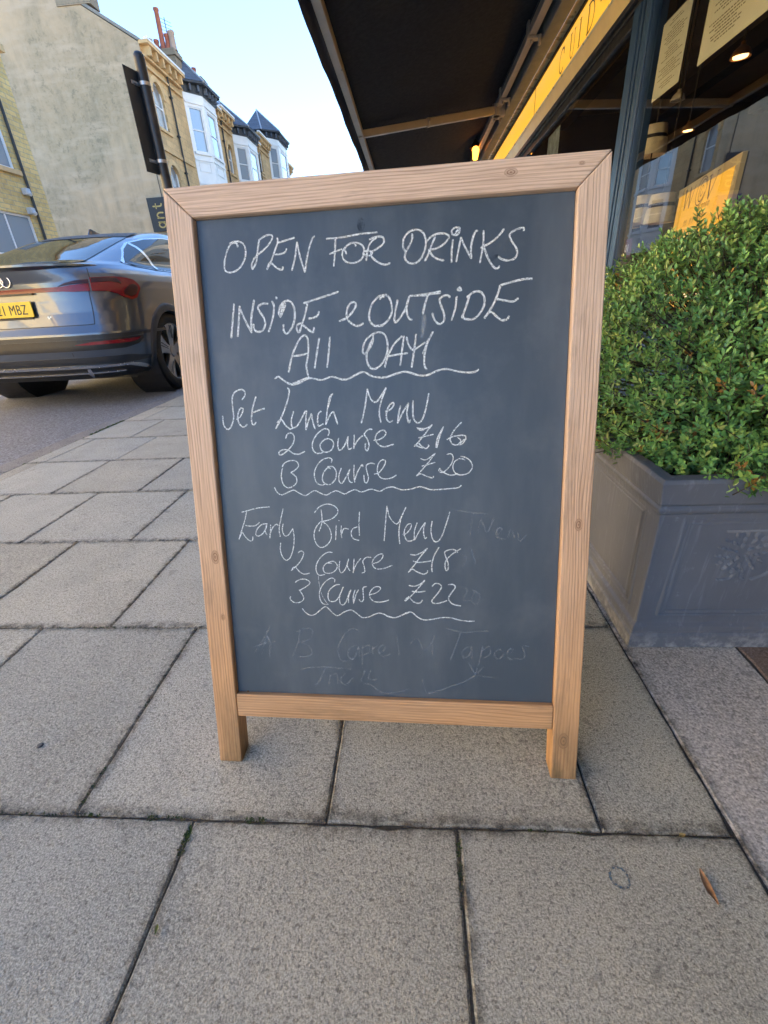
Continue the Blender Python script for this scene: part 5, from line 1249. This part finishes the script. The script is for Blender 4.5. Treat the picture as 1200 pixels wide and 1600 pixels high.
def wall_panel(mb, org, ud, nd, L, z0, z1, holes, rev=.16, arch=()):
    """Wall skin with rectangular holes and reveals; u along ud, outward normal nd. arch: indices of holes with a round head."""
    org, ud, nd = Vector(org), Vector(ud), Vector(nd)
    us = sorted({0, L, *[h[0] for h in holes], *[h[1] for h in holes]}); zs = sorted({z0, z1, *[h[2] for h in holes], *[h[3] for h in holes]})
    pt = lambda u, z, d=0: tuple(org + ud * u + Vector((0, 0, z)) + nd * d)
    for a, b in zip(us, us[1:]):
        for c, d in zip(zs, zs[1:]):
            m = ((a + b) / 2, (c + d) / 2)
            if any(h[0] < m[0] < h[1] and h[2] < m[1] < h[3] for h in holes): continue
            mb.add([pt(a, c), pt(b, c), pt(b, d), pt(a, d)], [(0, 1, 2, 3)])
    for i, (a, b, c, d) in enumerate(holes):
        for q in (((a, c), (a, d)), ((b, d), (b, c)), ((b, c), (a, c)), ((a, d), (b, d))):
            mb.add([pt(*q[0]), pt(*q[1]), pt(*q[1], -rev), pt(*q[0], -rev)], [(0, 1, 2, 3)])
        if i in arch:
            r = (b - a) / 2; cx = (a + b) / 2; N_ = 10
            for sg in (-1, 1):
                V = [pt(cx + sg * r, d)]; pts = [(cx + sg * r * math.cos(t), d - r + r * math.sin(t)) for t in np.linspace(0, math.pi / 2, N_)]
                V += [pt(*q) for q in pts] + [pt(*q, -rev) for q in pts]
                F = [[0, 1 + k, 2 + k] for k in range(N_ - 1)] + [[1 + k, 2 + k, N_ + 2 + k, N_ + 1 + k] for k in range(N_ - 1)]
                mb.add(V, F)
def window(parent, org, ud, nd, hole, rev=.16, arch=False, sash=True, mat=None, mid=False, sillm=None):
    org, ud, nd = Vector(org), Vector(ud), Vector(nd); a, b, c, d = hole; t = .07
    mb = MB(); pt = lambda u, z, k: tuple(org + ud * u + Vector((0, 0, z)) + nd * k)
    def bar(u0, u1, z0_, z1_, d0=-rev + .001, d1=-rev + .07):
        mb.prism([(u0, z0_), (u1, z0_), (u1, z1_), (u0, z1_)], lambda p_, q_, k: pt(p_, q_, k), d0, d1)
    bar(a + .002, a + t, c, d); bar(b - t, b - .002, c, d); bar(a + t + .001, b - t - .001, c, c + t); bar(a + t + .001, b - t - .001, d - t, d - .002)
    if sash: m = (c + d) / 2; bar(a + t + .001, b - t - .001, m - .03, m + .03, -rev + .001, -rev + .055)
    if mid: m = (a + b) / 2; bar(m - .025, m + .025, c + t + .001, d - t - .001, -rev + .001, -rev + .05)
    w_ = mb.build("window", M_white if mat is None else mat, parent)
    g_ = MB(); g_.add([pt(a + .01, c + .01, -rev + .02), pt(b - .01, c + .01, -rev + .02), pt(b - .01, d - .01, -rev + .02), pt(a + .01, d - .01, -rev + .02)], [(0, 1, 2, 3)]); g_.build("pane", M_wglass, w_)
    k = MB(); k.prism([(a - .12, c - .14), (b + .12, c - .14), (b + .12, c - .002), (a - .12, c - .002)], lambda p_, q_, kk: pt(p_, q_, kk), -.02, .10); k.build("sill", M_yband if sillm is None else sillm, w_)

def chimney(parent, x, y, z, h, pots):
    mb = MB(); mb.box(x - .9, x + .9, y - .42, y + .42, z, z + h); mb.box(x - .98, x + .98, y - .5, y + .5, z + h + .003, z + h + .22); mb.box(x - .9, x + .9, y - .42, y + .42, z + h + .223, z + h + .34)
    c = mb.build("chimney", M_chim, parent)
    for dx, r, hh, m in pots:
        p_ = MB(); p_.lathe([(r * 1.15, 0), (r, .1), (r * .85, hh - .15), (r * 1.05, hh - .1), (r * 1.05, hh), (r * .7, hh), (r * .7, .1)], (x + dx, y, z + h + .342), n=14); p_.build("chimney_pot", m, c, smooth=True, autosmooth=40)

def bay(parent, y0, y1, z0, z1, proj_, roof_h, floors):
    P0, P1, P2, P3 = Vector((XB, y0, 0)), Vector((XB + proj_, y0 + proj_ * 1.2, 0)), Vector((XB + proj_, y1 - proj_ * 1.2, 0)), Vector((XB, y1, 0))
    holder = MB(); faces = []
    for A, B in ((P0, P1), (P1, P2), (P2, P3)):
        d = (B - A); L = d.length; d.normalize(); n_ = Vector((d.y, -d.x, 0)); n_ = n_ if n_.x > 0 else -n_
        if (A, B) == (P0, P1) and n_.y > 0: n_ = -n_
        if A is P0: n_ = Vector((d.y, -d.x, 0))
        hs = [(L * .16, L * .84, a, b) for a, b in floors]
        wall_panel(holder, A, d, n_, L, z0, z1, hs, .10); faces.append((A, d, n_, hs, L))
    t = holder
    for A, d, n_, hs, L in faces:
        for a, c in floors:      # raised apron panels and string bands of the timber bay
            for (u0, u1, q0, q1, dd) in ((L * .02, L * .98, c + .16, c + .30, .05), (L * .02, L * .98, a - .46, a - .36, .05), (L * .18, L * .82, a - 1.05, a - .98, .03), (L * .18, L * .82, a - .56, a - .50, .03), (L * .18, L * .23, a - .979, a - .561, .03), (L * .77, L * .82, a - .979, a - .561, .03)):
                if q0 > z0: t.prism([(u0, q0), (u1, q0), (u1, q1), (u0, q1)], lambda p_, q_, k: tuple(A + d * p_ + Vector((0, 0, q_)) + n_ * k), .001, dd)
    b_ = holder.build("bay", M_white, parent)
    for A, d, n_, hs, L in faces:
        for h in hs: window(b_, A, d, n_, h, .10, sillm=M_white)
    # eaves with brackets and faceted slate cap
    def ringpts(o_, z): return [Vector((XB - .3, y0 - o_, z)), Vector((XB + proj_ + o_, y0 + proj_ * 1.2 - o_ * .7, z)), Vector((XB + proj_ + o_, y1 - proj_ * 1.2 + o_ * .7, z)), Vector((XB - .3, y1 + o_, z))]
    e = MB(); r0, r1, r2 = ringpts(.02, z1 + .002), ringpts(.06, z1 + .45), ringpts(.34, z1 + .50)
    V = r0 + r1 + r2 + ringpts(.34, z1 + .60); e.add(V, [[4 * i + k, 4 * i + k + 1, 4 * i + 5 + k, 4 * i + 4 + k] for i in range(3) for k in range(3)])
    k_ = e; rr = ringpts(.0, z1)
    for A, B in zip(rr, rr[1:]):
        L = (B - A).length; d = (B - A).normalized(); n_ = Vector((d.y, -d.x, 0)); nb = max(2, int(L / .45))
        for i in range(nb):
            c = A + d * L * (i + .5) / nb
            M = Matrix(((d.x, n_.x, 0, c.x), (d.y, n_.y, 0, c.y), (0, 0, 1, z1), (0, 0, 0, 1))); k_.box(-.05, .05, .07, .28, .12, .44, mi=1, M=M)
    e.build("bay_eaves", [M_lead2, M_slateroof], b_)
    ro = MB(); ym = (y0 + y1) / 2; R0 = ringpts(.36, z1 + .605); ap = [Vector((XB - 1.3, ym - .35, z1 + roof_h)), Vector((XB - 1.3, ym + .35, z1 + roof_h))]
    bk = [Vector((XB - 2.2, y0 - .3, z1 + .605)), Vector((XB - 2.2, y1 + .3, z1 + .605))]
    ro.add([bk[0]] + R0 + [bk[1]] + ap, [(0, 1, 6), (1, 2, 6), (2, 3, 7, 6), (3, 4, 7), (4, 5, 7), (0, 6, 7, 5)])
    ro.build("bay_roof", M_slateroof, b_)
    hp = MB()
    for A, B in ((R0[1], ap[0]), (R0[2], ap[1]), (R0[0], ap[0])): hp.tube([A, B], .06, 6)
    hp.tube([ap[0], ap[1]], .07, 6); hp.build("roof_hip", simple("lead_flashing", (.35, .36, .38), .5), b_)

def house(label, y0, y1, ze, wins, bays, pipes, gable=False, ridge=2.9, dep=9.0, strings=(), chim=(), base=0.):
    h = empty("terraced_house", (XB, y0, 0), label, "house", "sandstone terrace across the street")
    L = y1 - y0; org = (XB, y0, 0); ud, nd = (0, 1, 0), (1, 0, 0)
    mb = MB(); hs = [w[:4] for w in wins]; ar = [i for i, w in enumerate(wins) if w[4]]
    wall_panel(mb, org, ud, nd, L, 0, ze, hs, .18, ar)
    B0, D = (XB, y0, 0), dep
    mb.add([(XB, y1, 0), (XB - D, y1, 0), (XB - D, y1, ze), (XB - D / 2, y1, ze + ridge), (XB, y1, ze)], [(0, 1, 2, 3, 4)])
    mb.add([(XB - D, y1, 0), (XB - D, y0, 0), (XB - D, y0, ze), (XB - D, y1, ze)], [(0, 1, 2, 3)])
    if not gable: mb.add([(XB, y0, 0), (XB, y0, ze), (XB - D / 2, y0, ze + ridge), (XB - D, y0, ze), (XB - D, y0, 0)], [(0, 1, 2, 3, 4)])
    mb.build("wall", M_yst, h)
    if gable:
        g_ = MB(); g_.prism([(XB + .002, 0), (XB + .002, ze - .05), (XB - D / 2, ze + ridge - .05), (XB - D - .002, ze - .05), (XB - D - .002, 0)], lambda a, b, d: (a, d, b), y0 - .06, y0 - .002)
        g_.build("rendered_gable", M_render, h)
        v_ = MB(); v_.prism([(XB + .05, ze - .03), (XB + .05, ze + .12), (XB - D / 2, ze + ridge + .12), (XB - D - .05, ze + .12), (XB - D - .05, ze - .03), (XB - D / 2, ze + ridge - .03)], lambda a, b, d: (a, d, b), y0 - .10, y0 + .20)
        v_.build("verge", simple("verge_cement", (.20, .19, .17), .9), h)
    ro = MB()
    for sgn in (0, 1):
        xa, xb_ = (XB + .25, XB - D / 2) if sgn == 0 else (XB - D - .25, XB - D / 2)
        za, zb = ze + .02 - .25 * ridge / (D / 2) + .16, ze + ridge + .16
        ys0 = y0 + (.21 if gable else .0)
        ro.add([(xa, ys0, za), (xb_, ys0, zb), (xb_, y1, zb), (xa, y1, za), (xa, ys0, za - .1), (xb_, ys0, zb - .1), (xb_, y1, zb - .1), (xa, y1, za - .1)], [(0, 1, 2, 3), (4, 7, 6, 5), (0, 4, 5, 1), (3, 2, 6, 7), (0, 3, 7, 4)])
    ro.build("roof", M_slateroof, h)
    for w_ in wins: window(h, org, ud, nd, w_[:4], .18, w_[4])
    am = MB()
    for w_ in wins:
        if not w_[4]: continue
        a, b, c, d = w_[:4]; r = (b - a) / 2; cx = (a + b) / 2
        for t0, t1 in zip(np.linspace(0, math.pi, 12), np.linspace(0, math.pi, 12)[1:]):
            q = [(cx + rr * math.cos(t), d - r + rr * math.sin(t)) for rr, t in ((r + .002, t0), (r + .26, t0), (r + .26, t1), (r + .002, t1))]
            am.prism(q, lambda u, z, k: (XB + k, y0 + u, z), .001, .06)
    if am.v: am.build("window_arch", M_yband, h)
    cy0 = y0 if not gable else y0 - .1
    blk = sorted([(b[0], b[1]) for b in bays]); segs = []; cur = cy0
    for a, b in blk: segs.append((cur, a - .36)); cur = b + .36
    segs.append((cur, y1))
    for a, b in segs:
        if b - a < .3: continue
        co = MB()
        co.box(XB + .002, XB + .20, a, b, ze - .62, ze - .52); co.box(XB + .002, XB + .14, a, b, ze - 1.02, ze - .94)
        co.box(XB + .002, XB + .50, a, b, ze - .12, ze + .02)
        nb = max(1, int((b - a) / .62))
        for i in range(nb): y = a + (b - a) * (i + .5) / nb; co.box(XB + .002, XB + .42, y - .09, y + .09, ze - .515, ze - .125)
        for zs in strings: co.box(XB + .002, XB + .09, a, b, zs - .07, zs + .07)
        co.build("cornice", M_yband, h)
    gt = MB()
    for a, b in segs:
        if b - a > .3: gt.box(XB + .30, XB + .52, a, b, ze + .022, ze + .12)
    gt.build("gutter", M_white, h)
    for bb in bays: bay(h, *bb)
    for py, z0_, z1_ in pipes:
        q = MB(); q.tube([(XB + .10, py, z0_), (XB + .10, py, z1_ - .5), (XB + .34, py, z1_ - .1)], .055, 8)
        for z in np.arange(z0_ + 1, z1_ - .6, 1.8): q.box(XB + .002, XB + .17, py - .09, py + .09, z - .04, z + .04)
        q.build("downpipe", M_pipe, h, smooth=True, autosmooth=40)
    for c in chim: chimney(h, *c)
    for c in h.children: c.location = Vector(c.location) - Vector(h.location)
    return h
U = lambda y, a, b, c, d, r: (a - y, b - y, c, d, r)
HA = house("terraced house with the tall mottled render gable and first white bay tower", 30.7, 40.6, 13.42,
    [U(30.7, 31.05, 32.25, 10.0, 12.1, 1), U(30.7, 31.05, 32.25, 6.1, 8.4, 1), U(30.7, 31.3, 34.6, .9, 3.6, 0)],
    [(35.2, 39.3, 2.6, 12.85, .85, 3.0, [(3.9, 5.6), (6.3, 8.0), (9.9, 12.2)])], [(33.15, .1, 13.4)], gable=True, ridge=4.8, dep=16.0, strings=(9.0, 4.6),
    chim=[(-16.95, 31.0, 14.95, 1.6, [(-.6, .17, .8, M_pot), (0, .17, .8, M_pot2), (.6, .17, .8, M_pot)]), (-14.9, 35.6, 13.3, 1.2, [(-.65, .16, .62, M_pot2), (-.25, .15, .55, M_pot), (.12, .15, 1.9, M_pot), (.45, .15, .75, M_pot), (.75, .19, .85, M_pot2)])])
HB = house("second terraced house with white bay tower beyond the gable house", 40.6, 50.0, 13.7,
    [U(40.6, 42.0, 43.0, 10.1, 12.0, 1), U(40.6, 42.0, 43.0, 6.2, 8.3, 1), U(40.6, 41.2, 43.0, .9, 3.6, 0), U(40.6, 48.9, 49.7, 10.2, 12.0, 1)],
    [(43.7, 48.3, 2.6, 12.95, .85, 2.7, [(3.9, 5.6), (6.3, 8.0), (10.0, 12.2)])], [(41.25, .1, 13.6)], strings=(9.1, 4.6), chim=[(-15.6, 41.4, 14.2, 1.0, [(-.4, .16, .6, M_pot2), (.3, .16, .6, M_pot)])])
HC = house("farthest terraced house with white bay tower at the end of the terrace", 50.0, 63.0, 14.7,
    [U(50, 50.8, 51.6, 12.0, 13.6, 0), U(50, 51.9, 53.1, 9.2, 11.2, 1), U(50, 51.9, 53.1, 6, 8.2, 1), U(50, 50.8, 53, .9, 3.6, 0)],
    [(54.3, 59.8, 2.6, 15.4, .85, 2.9, [(4.4, 6.2), (8.0, 10.0), (12.2, 14.7)])], [(50.3, .1, 14.6)], strings=(11.7, 5.2))
mb = MB(); q = MB()
q.tube([(-14.62, 30.62, 8.9), (-14.6, 30.62, 5.2), (-14.9, 30.62, 5.05)], .018, 6); q.build("gable_cable", M_pipe, HA).location = -HA.location

q = MB(); q.tube([(-15.2, 37.6, 14.6), (-15.2, 37.6, 17.2)], .025, 5)
for k_ in range(5): q.tube([(-15.5 + .02 * k_, 37.2, 16.4 + .17 * k_), (-14.9 - .02 * k_, 38.0, 16.4 + .17 * k_)], .012, 4)
q.build("aerial", M_pipe, HA).location = -HA.location

# painted board with gold lettering low on the gable
pb = empty("pub_board", (-15.0, 30.55, 5.85), "tall black board with gold lettering low on the rendered gable", "sign")
mb = MB(); mb.box(-.55, .55, -.03, .03, -.85, .85); mb.build("board", M_blk, pb, bevel=.01)
mb = MB(); fy = lambda a, b: (.10 - b, -.034, a)
def glyph(x, ch, zc=0.):
    if ch == 'a': ribbon(mb, oval(x, zc, .13, .19, .3, 6.0, 12), .075, fy); ribbon(mb, [(x + .14, zc + .2), (x + .14, zc - .2)], .075, fy)
    elif ch == 'n': ribbon(mb, [(x - .13, zc + .2), (x - .13, zc - .2)], .075, fy); ribbon(mb, [(x - .13, zc + .06), (x, zc + .2), (x + .13, zc + .06), (x + .13, zc - .2)], .075, fy)
    else: ribbon(mb, [(x, zc + .34), (x, zc - .12), (x + .12, zc - .2)], .075, fy); ribbon(mb, [(x - .12, zc + .16), (x + .13, zc + .16)], .06, fy)
for x, ch in ((-.52, 'a'), (-.04, 'n'), (.42, 't')): glyph(x, ch)
mb.build("gold_lettering", simple("gold_leaf", (.36, .26, .09), .5, .3), pb)
mb = MB(); mb.box(-.6, .6, -.25, 0, -.35, .35); mb.prism([(-.25, -.35), (-.25, -.55), (-.6, -.75), (0, -.75), (0, -.36)], lambda a, b, d: (d, a, b), -.6, .6)
o = mb.build("shop_blind", simple("royal_blue_canvas", (.03, .045, .16), .8)); o.location = (-15.0, 30.6, 4.45); tag(o, "small dark blue blind under the black board on the gable", "blind")

# buff brick building at the left edge
bb = empty("brick_building", (XB, 10, 0), "buff brick building with white framed windows at the left edge", "building")
mb = MB(); y0, y1 = -14., 19.75
H_ = []; 
for k in range(8):
    yc = 18.65 - 4.1 * k
    H_ += [(yc - 2.5 - y0, yc - y0, 5.48, 7.5), (yc - 2.3 - y0, yc - .02 - y0, 2.75, 4.12)]
wall_panel(mb, (XB, y0, 0), (0, 1, 0), (1, 0, 0), y1 - y0, 0, 9.0, H_, .14)
mb.add([(XB, y1, 0), (XB - 8, y1, 0), (XB - 8, y1, 9), (XB, y1, 9)], [(0, 1, 2, 3)]); mb.add([(XB, y0, 0), (XB, y0, 9), (XB - 8, y0, 9), (XB - 8, y0, 0)], [(0, 1, 2, 3)]); mb.add([(XB, y0, 9), (XB, y1, 9), (XB - 8, y1, 9), (XB - 8, y0, 9)], [(0, 1, 2, 3)])
mb.add([(XB - 8, y0, 0), (XB - 8, y0, 9), (XB - 8, y1, 9), (XB - 8, y1, 0)], [(0, 1, 2, 3)])
mb.build("wall", M_brick, bb).location = (-XB, -10, 0)
tmp = empty("window_group"); 
for h in H_: window(bb, (0, y0 - 10, 0), (0, 1, 0), (1, 0, 0), h, .14, sash=False, mid=True)
bpy.data.objects.remove(tmp)
q = MB(); q.tube([(.08, 8.86, .1), (.08, 8.86, 8.9)], .05, 8); q.build("downpipe", M_pipe, bb, smooth=True, autosmooth=40)
for z, y in ((4.86, 8.68), (4.26, 8.60)):
    q = MB(); q.box(.002, .20, y - .13, y + .08, z - .10, z + .10); q.tube([(.1, y, z), (.24, y - .02, z - .1)], .07, 10); q.build("wall_lamp", simple("grey_casing", (.42, .43, .44), .4), bb, bevel=.02)
q = MB(); q.box(-8.1, .15, y0 - 10.1, y1 - 9.9, 9.002, 9.2); q.build("parapet", M_yband, bb)

# next-door building, then three unseen blocks added to shape sun and bounce light
def block(name_loc, label, L_, H_t, rows):
    wm = M_ashlar if H_t < 20 else simple('pale_render', (.72, .68, .6), .9)  # added tall blocks are pale to bounce light onto the terrace
    nb_ = empty("unseen_building", name_loc, label, "building")
    mb = MB(); n_ = int(L_ / 3.2); H2 = [(k * 3.2 + .8, k * 3.2 + 2.0, z, z + 1.9) for k in range(n_) for z in rows]
    wall_panel(mb, (0, 0, 0), (0, 1, 0), (-1, 0, 0), L_, 0, H_t, H2, .15)
    mb.box(.32, 7, .01, L_ - .01, 0, H_t - .1)
    for y in (0, L_): mb.add([(0, y, 0), (.4, y, 0), (.4, y, H_t), (0, y, H_t)], [(0, 1, 2, 3)])
    mb.add([(0, 0, H_t), (0, L_, H_t), (.4, L_, H_t), (.4, 0, H_t)], [(0, 1, 2, 3)])
    mb.build("wall", wm, nb_)
    for h in H2: window(nb_, (0, 0, 0), (0, 1, 0), (-1, 0, 0), h, .15)
    q = MB(); q.box(-.25, 7.1, -.02, L_ + .02, H_t + .01, H_t + .25); q.build("cornice", M_yband, nb_)
block((GX, 9.2, 0), "stone building next door beyond the restaurant", 9.8, 10.2, (1.0, 4.6, 7.6))
block((GX, 19.2, 0), "very tall narrow pale block added out of view to shade the brick building opposite", 6.6, 27.5, (1.0, 9.0, 17.0))  # added only to cast shade on the brick front opposite
block((GX, 26.0, 0), "low stone block added out of view to let sun between the two tall pale blocks", 7.2, 8.0, (1.0, 4.6))  # added low so sun passes here and bounces onto the gable
block((GX, 33.4, 0), "very tall long pale block added out of view to shade the terrace opposite", 44, 30.5, (1.0, 9.0, 17.0))  # added at this height to keep the terrace opposite in shade

# unseen building added behind the viewer to close the bright horizon the chalkboard reflects
fb = empty("unseen_building", (-8, -62, 0), "long plain stone building added behind the viewer to close the reflected bright horizon", "building")
mb = MB(); H3 = [(k * 3.6 + 1.0, k * 3.6 + 2.3, z, z + 1.9) for k in range(11) for z in (1.0, 4.2, 7.2)]
wall_panel(mb, (-22, 0, 0), (1, 0, 0), (0, 1, 0), 42, 0, 9.6, H3, .15)
mb.add([(-22, 0, 0), (-22, -8, 0), (-22, -8, 9.6), (-22, 0, 9.6)], [(0, 1, 2, 3)]); mb.add([(20, 0, 0), (20, -8, 0), (20, -8, 9.6), (20, 0, 9.6)], [(0, 1, 2, 3)]); mb.add([(-22, 0, 9.6), (20, 0, 9.6), (20, -8, 9.6), (-22, -8, 9.6)], [(0, 1, 2, 3)]); mb.add([(-22, -8, 0), (20, -8, 0), (20, -8, 9.6), (-22, -8, 9.6)], [(0, 1, 2, 3)])
mb.build("wall", M_ashlar, fb)
for h in H3: window(fb, (-22, 0, 0), (1, 0, 0), (0, 1, 0), h, .15)
